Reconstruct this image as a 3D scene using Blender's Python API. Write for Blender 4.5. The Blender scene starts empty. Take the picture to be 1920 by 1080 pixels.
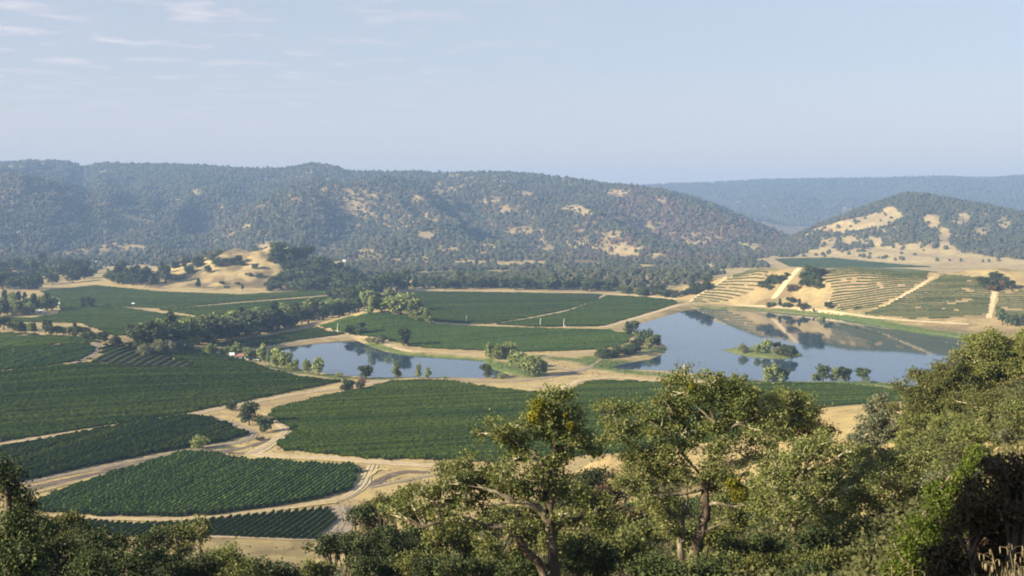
import bpy, math, random
import numpy as np
from math import radians

C = bpy.context.scene.collection
rng = np.random.default_rng(7)
random.seed(7)

# ------------------------------------------------------------------ camera, sky, sun, exposure
F = 2133.33                      # focal length in pixels of a 1920 wide frame (40 mm)
CAMZ = 100.0
PITCH = math.atan(140 / F)       # eye level falls at row 400 of 1080
cam = bpy.data.cameras.new('camera')
cam.lens = 40.0
cam.sensor_width = 36.0
cam.clip_start = 0.1
cam.clip_end = 40000
cam_o = bpy.data.objects.new('camera', cam)
C.objects.link(cam_o)
cam_o.location = (0, 0, CAMZ)
cam_o.rotation_euler = (math.pi / 2 - PITCH, 0, 0)
sc = bpy.context.scene
sc.camera = cam_o
sc.view_settings.view_transform = 'Standard'
sc.view_settings.look = 'None'
sc.view_settings.gamma = 1
sc.view_settings.exposure = 1.34
sc.render.engine = 'CYCLES'
sc.cycles.max_bounces = 6
sc.cycles.transparent_max_bounces = 8
sc.cycles.volume_bounces = 0
sc.cycles.use_denoising = True
try:
    sc.cycles.denoising_prefilter = 'FAST'
except Exception:
    pass
sc.cycles.filter_width = 1.9
SUN_DIR = np.array([-0.90, -0.42, 0.0])          # towards the sun, over the ground
SUN_DIR /= np.linalg.norm(SUN_DIR)
SUN_EL = radians(22)
w = bpy.data.worlds.new('World')
sc.world = w
w.use_nodes = True
nt = w.node_tree
nt.nodes.clear()
N = nt.nodes.new
L = nt.links.new
sky = N('ShaderNodeTexSky')
sky.sky_type = 'NISHITA'
sky.sun_disc = False
sky.sun_elevation = SUN_EL
sky.sun_rotation = math.atan2(SUN_DIR[0], SUN_DIR[1])
sky.altitude = 100
sky.air_density = 1.0
sky.dust_density = 1.0
sky.ozone_density = 2.5
bg = N('ShaderNodeBackground')
bg.inputs['Strength'].default_value = 0.072
out = N('ShaderNodeOutputWorld')
# thin high clouds: noise laid out on a flat layer far overhead
tc = N('ShaderNodeTexCoord')
sep = N('ShaderNodeSeparateXYZ')
L(tc.outputs['Generated'], sep.inputs[0])


def wm(op, a, b=None, clamp=False):
    n = N('ShaderNodeMath')
    n.operation = op
    n.use_clamp = clamp
    for i, v in enumerate((a, b)):
        if v is None:
            continue
        if isinstance(v, (int, float)):
            n.inputs[i].default_value = v
        else:
            L(v, n.inputs[i])
    return n.outputs[0]


zc = wm('MAXIMUM', sep.outputs[2], 0.01)
cx = wm('DIVIDE', sep.outputs[0], zc)
cy = wm('DIVIDE', sep.outputs[1], zc)
cmb = N('ShaderNodeCombineXYZ')
L(cx, cmb.inputs[0])
L(cy, cmb.inputs[1])
cn = N('ShaderNodeTexNoise')
cn.inputs['Scale'].default_value = 2.3
cn.inputs['Detail'].default_value = 7
cn.inputs['Roughness'].default_value = 0.58
L(cmb.outputs[0], cn.inputs['Vector'])
cr = N('ShaderNodeMapRange')
cr.inputs['From Min'].default_value = 0.52
cr.inputs['From Max'].default_value = 0.72
L(cn.outputs['Fac'], cr.inputs['Value'])
cl = N('ShaderNodeMapRange')          # clouds gather towards the west (x < 0)
cl.inputs['From Min'].default_value = 0.10
cl.inputs['From Max'].default_value = -0.28
L(sep.outputs[0], cl.inputs['Value'])
ce = N('ShaderNodeMapRange')
ce.inputs['From Min'].default_value = 0.055
ce.inputs['From Max'].default_value = 0.13
L(sep.outputs[2], ce.inputs['Value'])
cf = wm('MULTIPLY', wm('MULTIPLY', cr.outputs[0], cl.outputs[0]), wm('MULTIPLY', ce.outputs[0], 0.7))
mx = N('ShaderNodeMixRGB')
mx.inputs[2].default_value = (5.6, 5.0, 5.0, 1)
L(cf, mx.inputs[0])
smk = N('ShaderNodeMixRGB')            # smoky veil, thick near the horizon
smk.inputs[2].default_value = (3.95, 3.78, 3.95, 1)
sf = N('ShaderNodeMapRange')
sf.inputs['From Min'].default_value = 0.15
sf.inputs['From Max'].default_value = 0.75
sf.inputs['To Min'].default_value = 0.6
sf.inputs['To Max'].default_value = 0.08
L(sep.outputs[2], sf.inputs['Value'])
L(sf.outputs[0], smk.inputs[0])
L(sky.outputs[0], smk.inputs[1])
lo = N('ShaderNodeMixRGB')             # whitish band low over the hills
lo.inputs[2].default_value = (5.2, 4.35, 3.9, 1)
lf_ = N('ShaderNodeMapRange')
lf_.inputs['From Min'].default_value = 0.13
lf_.inputs['From Max'].default_value = 0.02
lf_.inputs['To Max'].default_value = 0.6
L(sep.outputs[2], lf_.inputs['Value'])
L(lf_.outputs[0], lo.inputs[0])
L(smk.outputs[0], lo.inputs[1])
L(lo.outputs[0], mx.inputs[1])
L(mx.outputs[0], bg.inputs['Color'])
L(bg.outputs[0], out.inputs['Surface'])

sun = bpy.data.lights.new('sun', 'SUN')
sun.energy = 5.0
sun.angle = radians(0.5)
sun.color = (1.0, 0.86, 0.63)
sun_o = bpy.data.objects.new('sun', sun)
C.objects.link(sun_o)
d_ = np.array([SUN_DIR[0] * math.cos(SUN_EL), SUN_DIR[1] * math.cos(SUN_EL), math.sin(SUN_EL)])
from mathutils import Vector
sun_o.rotation_euler = Vector(d_).to_track_quat('Z', 'Y').to_euler()
sun_o.location = (-300, -150, 300)


# ------------------------------------------------------------------ helpers
def tag(o, label=None, cat=None, group=None, kind=None):
    if label:
        o['label'] = label
    if cat:
        o['category'] = cat
    if group:
        o['group'] = group
    if kind:
        o['kind'] = kind
    return o


def mesh_np(name, V, faces, mats=(), mi=None, smooth=False):
    """faces: list of int arrays (n,k) with k = 3 or 4; mi: material index per array"""
    me = bpy.data.meshes.new(name)
    V = np.asarray(V, np.float32)
    me.vertices.add(len(V))
    me.vertices.foreach_set('co', V.ravel())
    loops = np.concatenate([f.ravel() for f in faces]).astype(np.int32)
    tot = np.concatenate([np.full(len(f), f.shape[1], np.int32) for f in faces])
    start = np.concatenate([[0], np.cumsum(tot)[:-1]]).astype(np.int32)
    me.loops.add(len(loops))
    me.loops.foreach_set('vertex_index', loops)
    me.polygons.add(len(tot))
    me.polygons.foreach_set('loop_start', start)
    me.polygons.foreach_set('loop_total', tot)
    for m in mats:
        me.materials.append(m)
    if mi is not None:
        me.polygons.foreach_set('material_index', np.concatenate([np.full(len(f), k, np.int32) for f, k in zip(faces, mi)]))
    me.polygons.foreach_set('use_smooth', np.full(len(tot), smooth, bool))
    me.update(calc_edges=True)
    me.validate()
    return me


def link(name, me, parent=None, loc=None):
    o = bpy.data.objects.new(name, me)
    C.objects.link(o)
    if parent is not None:
        o.parent = parent
    if loc is not None:
        o.location = loc
    return o


class MB:
    """collects shapes into one mesh"""
    def __init__(s):
        s.v, s.q, s.t, s.n = [], [], [], 0

    def add(s, v, q=None, t=None):
        v = np.asarray(v, float).reshape(-1, 3)
        if q is not None and len(q):
            s.q.append(np.asarray(q, int).reshape(-1, 4) + s.n)
        if t is not None and len(t):
            s.t.append(np.asarray(t, int).reshape(-1, 3) + s.n)
        s.v.append(v)
        s.n += len(v)

    def box(s, c, h, rz=0.0):
        c = np.asarray(c, float)
        p = np.array([[x, y, z] for z in (-1, 1) for y in (-1, 1) for x in (-1, 1)], float) * np.asarray(h, float)
        cs, sn = math.cos(rz), math.sin(rz)
        p = np.stack([p[:, 0] * cs - p[:, 1] * sn, p[:, 0] * sn + p[:, 1] * cs, p[:, 2]], 1) + c
        s.add(p, [[0, 2, 3, 1], [4, 5, 7, 6], [0, 1, 5, 4], [2, 6, 7, 3], [0, 4, 6, 2], [1, 3, 7, 5]])

    def tube(s, pts, rad, k=6, wob=0.0):
        pts = np.asarray(pts, float)
        n = len(pts)
        if n < 2:
            return
        rad = np.broadcast_to(np.asarray(rad, float), (n,))
        t = np.gradient(pts, axis=0)
        t /= np.linalg.norm(t, axis=1)[:, None] + 1e-9
        a = np.cross(t, np.array([0.31, 0.93, 0.2]))
        a /= np.linalg.norm(a, axis=1)[:, None] + 1e-9
        b = np.cross(t, a)
        an = np.linspace(0, 2 * math.pi, k, endpoint=False)
        r = rad[:, None] * (1 + wob * rng.uniform(-1, 1, (n, k)))
        V = pts[:, None] + r[..., None] * (np.cos(an)[None, :, None] * a[:, None] + np.sin(an)[None, :, None] * b[:, None])
        i = np.arange(n - 1)[:, None] * k
        j = np.arange(k)[None]
        j2 = (j + 1) % k
        q = np.stack([i + j, i + j2, i + k + j2, i + k + j], -1).reshape(-1, 4)
        s.add(V.reshape(-1, 3), q)

    def mesh(s, name, mat, smooth=False):
        fs = []
        if s.q:
            fs.append(np.concatenate(s.q))
        if s.t:
            fs.append(np.concatenate(s.t))
        return mesh_np(name, np.concatenate(s.v), fs, [mat], smooth=smooth)

    def build(s, name, mat, parent=None, smooth=False):
        return link(name, s.mesh(name, mat, smooth), parent)


def _hash(ix, iy, seed):
    h = (ix.astype(np.int64) * 374761393 + iy.astype(np.int64) * 668265263 + seed * 974711) & 0x7fffffff
    h = ((h ^ (h >> 13)) * 1274126177) & 0x7fffffff
    return ((h ^ (h >> 16)) & 0xffff) / 65535.0


def vnoise(x, y, seed=0):
    x = np.asarray(x, float)
    y = np.asarray(y, float)
    ix, iy = np.floor(x), np.floor(y)
    fx, fy = x - ix, y - iy
    fx = fx * fx * fx * (fx * (fx * 6 - 15) + 10)
    fy = fy * fy * fy * (fy * (fy * 6 - 15) + 10)
    a, b = _hash(ix, iy, seed), _hash(ix + 1, iy, seed)
    c, d = _hash(ix, iy + 1, seed), _hash(ix + 1, iy + 1, seed)
    return (a + (b - a) * fx) * (1 - fy) + (c + (d - c) * fx) * fy


def fbm(x, y, seed=0, oct=4):
    s, a, t = 0.0, 1.0, 0.0
    for k in range(oct):
        s = s + a * vnoise(x * 2 ** k + 17.3 * k, y * 2 ** k - 9.1 * k, seed + k)
        t += a
        a *= 0.5
    return s / t


def sstep(a, b, x):
    t = np.clip((x - a) / (b - a), 0, 1)
    return t * t * (3 - 2 * t)


def inside(poly, x, y):
    poly = np.asarray(poly, float)
    r = np.zeros(np.shape(x), bool)
    j = len(poly) - 1
    for i in range(len(poly)):
        xi, yi = poly[i]
        xj, yj = poly[j]
        c = ((yi > y) != (yj > y)) & (x < (xj - xi) * (y - yi) / ((yj - yi) + 1e-12) + xi)
        r ^= c
        j = i
    return r


def seg_dist(line, x, y, closed=False):
    line = np.asarray(line, float)
    best = np.full(np.shape(x), 1e9)
    par = np.zeros(np.shape(x))
    n = len(line)
    for i in range(n if closed else n - 1):
        a, b = line[i], line[(i + 1) % n]
        ab = b - a
        t = np.clip(((x - a[0]) * ab[0] + (y - a[1]) * ab[1]) / (ab @ ab + 1e-12), 0, 1)
        d = np.hypot(x - a[0] - t * ab[0], y - a[1] - t * ab[1])
        m = d < best
        best = np.where(m, d, best)
        par = np.where(m, i + t, par)
    return best, par


# ------------------------------------------------------------------ pixel rays
SP, CP = math.sin(PITCH), math.cos(PITCH)


def ray(px, py):
    px = np.asarray(px, float)
    py = np.asarray(py, float)
    u = -(py - 540) / F
    return np.stack([(px - 960) / F + 0 * py, CP + u * SP + 0 * px, -SP + u * CP + 0 * px], -1)


def W(px, py, y):
    """point on the ray through (px,py) at forward distance y"""
    r = ray(px, py)
    t = np.asarray(y) / r[..., 1]
    p = r * t[..., None]
    p[..., 2] += CAMZ
    return p


def proj(x, y, z):
    zz = z - CAMZ
    f = y * CP - zz * SP
    f = np.where(f > 0.1, f, 0.1)
    up = y * SP + zz * CP
    return 960 + F * x / f, 540 - F * up / f


def flat(px, py, z=0.0):
    r = ray(px, py)
    t = (z - CAMZ) / r[..., 2]
    return r[..., :2] * t[..., None]


# ------------------------------------------------------------------ terrain
FD = np.array([0, 4, 8, 15, 30, 45, 60, 80, 100, 150, 200, 230, 260, 300, 350, 400, 450, 520, 700], float)
FT = [  # azimuth in degrees, heights at FD
    (-180, [98.4, 98.7, 99.2, 100, 102, 104, 106, 108, 109, 108, 104, 100, 95, 88, 76, 60, 45, 20, 0]),
    (-110, [98.4, 98.7, 99.2, 100, 102, 104, 106, 108, 109, 108, 104, 100, 95, 88, 76, 60, 45, 20, 0]),
    (-75, [98.4, 98.6, 99, 99.8, 101.6, 104.0, 106.0, 107.0, 106.0, 99, 84, 76, 68, 56, 40, 24, 10, 0, 0]),
    (-60, [98.4, 98.5, 98.4, 98, 98, 98.5, 99, 99, 97, 85, 66, 56, 48, 36, 22, 10, 2, 0, 0]),
    (-33, [98.4, 98.3, 97, 95, 91, 87.5, 84, 78, 72, 58, 43, 34, 26, 15, 6, 1, 0, 0, 0]),
    (-24, [98.4, 98.2, 96.6, 93.6, 87.8, 83, 78, 71, 64, 49, 32, 23, 15, 6, 1, 0, 0, 0, 0]),
    (-8.5, [98.4, 98.2, 96.8, 93.5, 87, 82, 77, 69, 61, 44, 28, 19, 11, 3, 0, 0, 0, 0, 0]),
    (-1.7, [98.4, 98.2, 96.8, 93.8, 88, 83.5, 78.5, 71, 64, 50, 39, 31, 21, 10, 2, 0, 0, 0, 0]),
    (4, [98.4, 98.2, 97, 94.3, 88.5, 84, 78.5, 72.5, 68, 60, 56, 51, 42, 28, 11, 2, 0, 0, 0]),
    (9.1, [98.4, 98.3, 97, 94.3, 89, 84.5, 80, 74.5, 70, 61.5, 57.5, 53, 46, 34, 18, 6, 1, 0, 0]),
    (12, [98.4, 98.3, 97, 94.3, 89, 84.8, 81, 76, 71.5, 62.5, 58, 54.5, 49, 38, 21, 8, 1, 0, 0]),
    (15.1, [98.4, 98.4, 97.1, 94.3, 89, 85, 81.5, 77, 73.5, 66.5, 62, 60, 55, 44, 26, 10, 2, 0, 0]),
    (19.1, [98.4, 98.45, 97.2, 94.4, 90, 87, 84, 80.5, 78, 71.5, 65.5, 62, 56, 44, 26, 10, 2, 0, 0]),
    (24.2, [98.4, 98.5, 97.3, 94.6, 91.5, 89.5, 87.5, 85.5, 84, 79, 69, 61, 52, 40, 24, 10, 2, 0, 0]),
    (35, [98.4, 98.5, 97.6, 95.5, 93.5, 92, 91, 90, 89, 84, 72, 62, 52, 40, 24, 10, 2, 0, 0]),
    (60, [98.4, 98.6, 98, 97, 96, 95, 94, 93, 92, 88, 78, 68, 58, 46, 30, 14, 5, 0, 0]),
    (110, [98.4, 98.6, 98.8, 99, 99.5, 100, 100.5, 101, 102, 102, 98, 94, 88, 80, 70, 55, 40, 20, 0]),
    (180, [98.4, 98.7, 99.2, 100, 102, 104, 106, 108, 109, 108, 104, 100, 95, 88, 76, 60, 45, 20, 0]),
]
_ta = np.arange(-180, 181, 1.0)
_ld = np.linspace(0, math.log(701), 220)
_lr = np.exp(_ld) - 1
_rows = np.array([np.interp(_lr, FD / max(0.75, math.cos(radians(min(40, abs(a))))) if abs(a) < 40 else FD, z) for a, z in FT])
_tab = np.array([[np.interp(t, [a for a, _ in FT], _rows[:, j]) for j in range(len(_lr))] for t in _ta])
for _ in range(2):       # soften
    _tab[:, 1:-1] = (_tab[:, :-2] + 2 * _tab[:, 1:-1] + _tab[:, 2:]) / 4
    _tab[1:-1] = (_tab[:-2] + 2 * _tab[1:-1] + _tab[2:]) / 4


def front_hill(x, y):
    r = np.hypot(x, y)
    a = np.degrees(np.arctan2(x, y))
    fi = np.clip(a + 180, 0, 359.999)
    fj = np.clip(np.log(r + 1) / _ld[1], 0, len(_ld) - 1.001)
    i, j = fi.astype(int), fj.astype(int)
    s, t = fi - i, fj - j
    z = (_tab[i, j] * (1 - s) + _tab[i + 1, j] * s) * (1 - t) + (_tab[i, j + 1] * (1 - s) + _tab[i + 1, j + 1] * s) * t
    k = sstep(20, 80, r) * sstep(0, 25, z)
    return z + k * (fbm(x / 22, y / 22, 3, 3) - 0.5) * 3.0


def bump(x, y, px, d, h, rx, ry, rot=0.0, sharp=1.0):
    x0, y0 = (px - 960) / F * d, d
    c, s = math.cos(rot), math.sin(rot)
    a = ((x - x0) * c + (y - y0) * s) / rx
    b = (-(x - x0) * s + (y - y0) * c) / ry
    return h * np.exp(-(a * a + b * b) ** sharp)


LAKE_Z = -1.5
LAKE_A_PX = [(468, 667), (520, 653), (560, 647), (640, 639), (665, 637), (690, 648), (720, 659), (760, 666), (850, 673), (905, 676), (918, 690), (960, 705),
             (900, 710), (800, 709), (700, 709), (640, 704), (590, 697), (530, 686), (480, 677)]
LAKE_B_PX = [(1140, 690), (1175, 681), (1222, 673), (1247, 662), (1252, 652), (1240, 642), (1215, 630), (1172, 624), (1165, 619), (1190, 610), (1225, 600), (1290, 581),
             (1320, 578), (1440, 584), (1540, 593), (1620, 606), (1720, 624), (1800, 634), (1840, 641), (1960, 660), (1940, 700), (1760, 722), (1700, 725), (1640, 716),
             (1500, 717), (1400, 713), (1330, 704), (1240, 696), (1170, 694)]
ISLE_PX = [(1354, 657), (1380, 652), (1420, 653), (1460, 655), (1500, 661), (1506, 667), (1480, 673), (1440, 672), (1400, 668), (1375, 662)]


def pl(pts, z=0.0):
    p = np.array(pts, float)
    return flat(p[:, 0], p[:, 1], z)


LAKE_A, LAKE_B, ISLE = pl(LAKE_A_PX, LAKE_Z), pl(LAKE_B_PX, LAKE_Z), pl(ISLE_PX, LAKE_Z)

TER = np.array([(195, 1400, 6, 80), (245, 1335, 24, 75), (289, 1285, 37, 70), (362, 1208, 41, 96), (428, 1156, 40, 152), (500, 1110, 37, 190), (570, 1070, 34, 220), (760, 1000, 30, 230)], float)


def crest(tab):
    t = np.array(tab, float)
    return lambda u, k: np.interp(u, (t[:, 0] - 960) / F, t[:, k])


#             px,  crest row, crest distance, toe distance
RIDGE_A = crest([(-900, 330, 5200, 2900), (-300, 322, 5200, 2700), (-100, 308, 5200, 2500), (0, 306, 5100, 2450), (70, 303, 5000, 2400), (130, 304, 5000, 2400), (160, 315, 5000, 2400), (200, 307, 4950, 2350),
                 (260, 309, 4900, 2350), (330, 309, 4850, 2300), (400, 313, 4800, 2300), (480, 318, 4700, 2250), (540, 316, 4650, 2250), (585, 307, 4600, 2250), (620, 311, 4600, 2250), (660, 323, 4550, 2200), (770, 323, 4450, 2200),
                 (860, 325, 4350, 2200), (945, 324, 4250, 2150), (1000, 329, 4200, 2150), (1060, 334, 4100, 2150), (1130, 345, 4000, 2200), (1180, 350, 3900, 2250), (1240, 357, 3800, 2300),
                 (1300, 372, 3700, 2350), (1350, 390, 3600, 2400), (1400, 412, 3500, 2500), (1450, 432, 3400, 2650), (1500, 455, 3300, 2800), (1560, 495, 3200, 3000), (2200, 560, 3200, 3000)])
RIDGE_B = crest([(900, 380, 8000, 5600), (1130, 362, 8000, 5600), (1200, 350, 8000, 5600), (1250, 347, 8000, 5500), (1330, 345, 8000, 5500), (1430, 339, 7900, 5400), (1560, 337, 7800, 5400), (1680, 336, 7700, 5400),
                 (1750, 333, 7600, 5400), (1830, 336, 7600, 5400), (1920, 331, 7500, 5400), (2100, 328, 7500, 5400), (2800, 330, 7500, 5400)])
RIDGE_C = crest([(1330, 500, 2900, 2600), (1400, 474, 3000, 2500), (1440, 459, 3050, 2450), (1480, 446, 3100, 2420), (1520, 430, 3150, 2400), (1600, 397, 3250, 2380), (1660, 374, 3300, 2350), (1700, 363, 3300, 2300),
                 (1740, 366, 3300, 2250), (1790, 376, 3250, 2200), (1850, 386, 3200, 2150), (1920, 402, 3150, 2100), (2050, 415, 3100, 2050), (2500, 430, 3000, 2000)])


def ridge(x, y, R, pw, seed, gul, back):
    yy = np.maximum(y, 1.0)
    u = x / yy
    zc = CAMZ + R(u, 2) * (400 - R(u, 1)) / F
    dc, dt = R(u, 2), R(u, 3)
    zc = np.maximum(zc, 0)
    n = fbm(x / 520, y / 900, seed, 4) - 0.5
    t = (y - dt) / (dc - dt)
    tt = np.clip(t, 0, 1)
    prof = tt ** pw
    prof = prof * (0.75 + 0.25 * tt)
    bell = np.clip(4 * tt * (1 - tt), 0, 1)
    rid = 1 - np.abs(2 * fbm(x / 420 + 0.25 * y / 420, y / 1500, seed + 9, 4) - 1)     # spurs and gullies running down
    z = zc * np.clip(prof + bell * gul * (n * 1.1 + (rid - 0.8) * 0.9), 0, 0.995)
    z = np.where(t > 1, zc * np.clip(1 - (t - 1) * back, 0.2, 1), z)
    fine = (fbm(x / 90, y / 90, seed + 4, 3) - 0.5)
    return np.where(y > 1500, z + fine * 14 * np.clip(tt * 5, 0, 1) * (t < 0.93), 0)


def height(x, y, carve=True):
    x = np.asarray(x, float)
    y = np.asarray(y, float)
    z = (fbm(x / 160, y / 160, 1, 3) - 0.5) * 1.2 * sstep(350, 600, y)
    fz = front_hill(x, y)
    z = z + fz
    # valley knolls
    z += bump(x, y, 130, 745, 15, 95, 120, 0.2)
    z += bump(x, y, 20, 900, 7, 120, 70)
    z += bump(x, y, 712, 1000, 15, 44, 50, 0.5)
    z += bump(x, y, 1030, 925, 5.5, 100, 40, -0.1)
    # wooded knoll
    kz = bump(x, y, 475, 1690, 31, 95, 130) + bump(x, y, 560, 1660, 20, 70, 100) + bump(x, y, 370, 1690, 17, 120, 110)
    z += kz * (1 + 0.55 * (fbm(x / 38, y / 38, 13, 4) - 0.5))
    # long swell under the tree band and the bushy rise at its end
    z += bump(x, y, 1200, 1640, 13, 260, 120) + bump(x, y, 1880, 1120, 7, 35, 40)
    # terraced hill behind the lake
    dist, par = seg_dist(TER[:, :2], x, y)
    k = np.clip(par, 0, len(TER) - 1)
    hh = np.interp(k, np.arange(len(TER)), TER[:, 2])
    ww = np.interp(k, np.arange(len(TER)), TER[:, 3])
    t = np.clip(1 - dist / ww, 0, 1)
    g = t * t * (3 - 2 * t) * 0.6 + t * 0.4
    z += hh * g * (1 + 0.25 * (fbm(x / 60, y / 60, 5, 3) - 0.5))
    z = np.maximum(z, ridge(x, y, RIDGE_A, 1.25, 21, 0.55, 1.2))
    z = np.maximum(z, ridge(x, y, RIDGE_B, 0.9, 41, 0.45, 1.5))
    z = np.maximum(z, ridge(x, y, RIDGE_C, 1.3, 61, 0.5, 1.2))
    if carve:
        for lk, isl in ((LAKE_A, None), (LAKE_B, ISLE)):
            m = (x > lk[:, 0].min() - 40) & (x < lk[:, 0].max() + 40) & (y > lk[:, 1].min() - 40) & (y < lk[:, 1].max() + 40)
            if m.any():
                xx, yy = x[m], y[m]
                d, _ = seg_dist(lk, xx, yy, True)
                s = np.where(inside(lk, xx, yy), -d, d)
                if isl is not None:
                    d2, _ = seg_dist(isl, xx, yy, True)
                    s2 = np.where(inside(isl, xx, yy), d2, -d2)
                    s = np.maximum(s, s2)
                zz = z[m] if z.ndim else z
                bank = LAKE_Z + np.clip(s, -12, 40) * np.where(s > 0, 0.22, 0.35)
                z[m] = np.where(s < 0, np.minimum(zz, bank), np.minimum(zz, bank + sstep(10, 30, s) * 60))
    return z


def pick(px, py, dmin=330.0, dmax=9000.0, carve=False):
    """first hit of the pixel ray with the terrain beyond dmin"""
    px = np.atleast_1d(np.asarray(px, float))
    py = np.atleast_1d(np.asarray(py, float))
    r = ray(px, py)
    r = r / r[:, 1:2]
    ys = np.exp(np.linspace(math.log(dmin), math.log(dmax), 520))
    X = r[:, 0:1] * ys
    Y = np.broadcast_to(ys, X.shape)
    Zr = CAMZ + r[:, 2:3] * ys
    H = height(X.ravel().copy(), Y.ravel().copy(), carve).reshape(X.shape)
    below = Zr <= H
    below[:, 0] = False
    i = np.where(below.any(1), below.argmax(1), len(ys) - 1)
    k = np.arange(len(px))
    g1 = Zr[k, i] - H[k, i]
    g0 = Zr[k, i - 1] - H[k, i - 1]
    t = np.clip(g0 / (g0 - g1 + 1e-9), 0, 1)
    yy = ys[i - 1] + (ys[i] - ys[i - 1]) * t
    x = r[:, 0] * yy
    return np.stack([x, yy, height(x.copy(), yy.copy(), True)], 1)


# ------------------------------------------------------------------ where woods grow on the far hills
CLEAR_A = [(368, 358, 9, 5), (333, 377, 6, 5), (235, 407, 32, 6), (137, 419, 12, 3), (610, 338, 8, 3), (607, 354, 8, 4), (590, 370, 7, 3), (463, 423, 8, 3), (28, 310, 22, 3), (80, 304, 8, 3),
           (987, 431, 30, 6), (800, 440, 20, 6), (863, 398, 14, 3), (780, 372, 9, 5), (837, 370, 9, 5), (983, 360, 16, 5), (917, 377, 20, 3), (1075, 389, 24, 4), (1098, 396, 22, 4), (1150, 407, 30, 2), (947, 392, 11, 5),
           (1157, 360, 26, 6), (840, 467, 24, 7), (1147, 463, 50, 8), (1160, 478, 45, 6), (1017, 450, 8, 6), (893, 487, 38, 7), (973, 490, 28, 5), (750, 425, 7, 3), (660, 418, 16, 4),
           (673, 475, 20, 5), (775, 482, 34, 8), (620, 458, 12, 6), (710, 474, 26, 5), (1060, 478, 15, 5), (1030, 465, 12, 4), (1230, 480, 14, 6), (575, 470, 16, 4), (500, 462, 14, 5), (1150, 440, 24, 6), (1215, 428, 14, 8),
           (650, 395, 6, 2), (700, 365, 5, 2), (520, 350, 5, 2), (560, 410, 6, 2), (880, 425, 10, 4), (905, 455, 12, 4), (745, 455, 9, 3), (1240, 372, 12, 5), (300, 395, 8, 2), (415, 385, 4, 2), (215, 462, 60, 5)]
CLEAR_C = [(1747, 413, 18, 15), (1800, 410, 24, 12), (1770, 445, 14, 22), (1840, 430, 22, 13), (1882, 418, 16, 9), (1413, 460, 14, 9), (1550, 457, 18, 6), (1647, 453, 11, 8), (1590, 450, 14, 5), (1395, 455, 14, 6), (1668, 392, 12, 6)]
SLOPE_C = [(1512, 432), (1570, 417), (1648, 396), (1682, 389), (1696, 408), (1655, 427), (1600, 434), (1556, 440)]
BASE_C = [(1480, 500), (1490, 480), (1540, 463), (1600, 468), (1660, 460), (1720, 458), (1760, 470), (1780, 455), (1800, 470), (1860, 482), (1960, 490), (1960, 520), (1700, 520)]
TAN_FIELD = [(75, 480), (120, 468), (250, 458), (280, 464), (275, 470), (210, 480), (160, 484)]


def clearing(px, py, nx):
    """1 in a clearing, 0 in the wood"""
    c = np.zeros(np.shape(px))
    for (a, b, ra, rb) in CLEAR_A + CLEAR_C:
        e = ((px - a) / ra) ** 2 + ((py - b - 2) / (rb * 1.1 + 2.5)) ** 2
        c = np.maximum(c, np.clip(1.6 - e * (0.7 + 0.9 * nx), 0, 1))
    for p in (SLOPE_C, BASE_C, TAN_FIELD):
        d, _ = seg_dist(p, px, py, True)
        ins = inside(p, px + (nx - 0.5) * 14, py + (nx - 0.5) * 7)
        c = np.maximum(c, ins.astype(float))
    return c


def wood_density(x, y, z):
    px, py = proj(x, y, z)
    n1 = fbm(x / 45, y / 60, 77, 3)
    c = clearing(px, py, n1)
    n = fbm(x / 130, y / 260, 99, 4)
    openness = np.interp(px, [0, 400, 700, 1000, 1300, 1500, 1920], [0.22, 0.24, 0.29, 0.31, 0.32, 0.34, 0.34]) + 0.06 * sstep(420, 480, py)
    thin = sstep(openness - 0.05, openness + 0.07, n)
    openh = (y < 3500) & (px > 1440)
    thin = np.where(openh, sstep(0.36, 0.52, n + 0.10 * sstep(440, 390, py) + 0.06 * sstep(1500, 1800, px)), thin)
    far = y > 5300
    thin = np.where(far, 1.0, thin)
    c = np.where(far, 0, c)
    return (0.35 + 0.65 * thin) * (1 - np.where((y > 2350) & (x < 0.21 * y), 0.86, 0.97) * c)


# ------------------------------------------------------------------ materials
def mat(name):
    m = bpy.data.materials.new(name)
    m.use_nodes = True
    n = m.node_tree
    b = n.nodes['Principled BSDF']
    return m, n, b


def nd(n, t, **kw):
    x = n.nodes.new(t)
    for k, v in kw.items():
        if k in x.inputs:
            x.inputs[k].default_value = v
        else:
            setattr(x, k, v)
    return x


def ramp(n, fac, stops):
    r = n.nodes.new('ShaderNodeValToRGB')
    e = r.color_ramp.elements
    while len(e) < len(stops):
        e.new(0.5)
    for i, (p, c) in enumerate(stops):
        e[i].position = p
        e[i].color = (*c, 1)
    n.links.new(fac, r.inputs[0])
    return r.outputs[0]


def mixc(n, fac, a, b, mode='MIX'):
    m = n.nodes.new('ShaderNodeMixRGB')
    m.blend_type = mode
    for i, v in enumerate((fac, a, b)):
        if isinstance(v, (int, float)):
            m.inputs[i].default_value = v
        elif isinstance(v, tuple):
            m.inputs[i].default_value = (*v, 1)
        else:
            n.links.new(v, m.inputs[i])
    return m.outputs[0]


def noise(n, scale, detail=4, rough=0.55, vec=None, co='Object', stretch=None):
    t = nd(n, 'ShaderNodeTexNoise', Scale=scale, Detail=detail, Roughness=rough)
    v = vec
    if v is None:
        v = n.nodes.new('ShaderNodeTexCoord').outputs[co]
    if stretch:
        mp = nd(n, 'ShaderNodeMapping')
        mp.inputs['Scale'].default_value = stretch
        n.links.new(v, mp.inputs[0])
        v = mp.outputs[0]
    n.links.new(v, t.inputs['Vector'])
    return t.outputs['Fac']


def bumpn(n, b, h, strength=0.4, dist=0.1):
    k = nd(n, 'ShaderNodeBump', Strength=strength, Distance=dist)
    n.links.new(h, k.inputs['Height'])
    n.links.new(k.outputs[0], b.inputs['Normal'])


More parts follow.
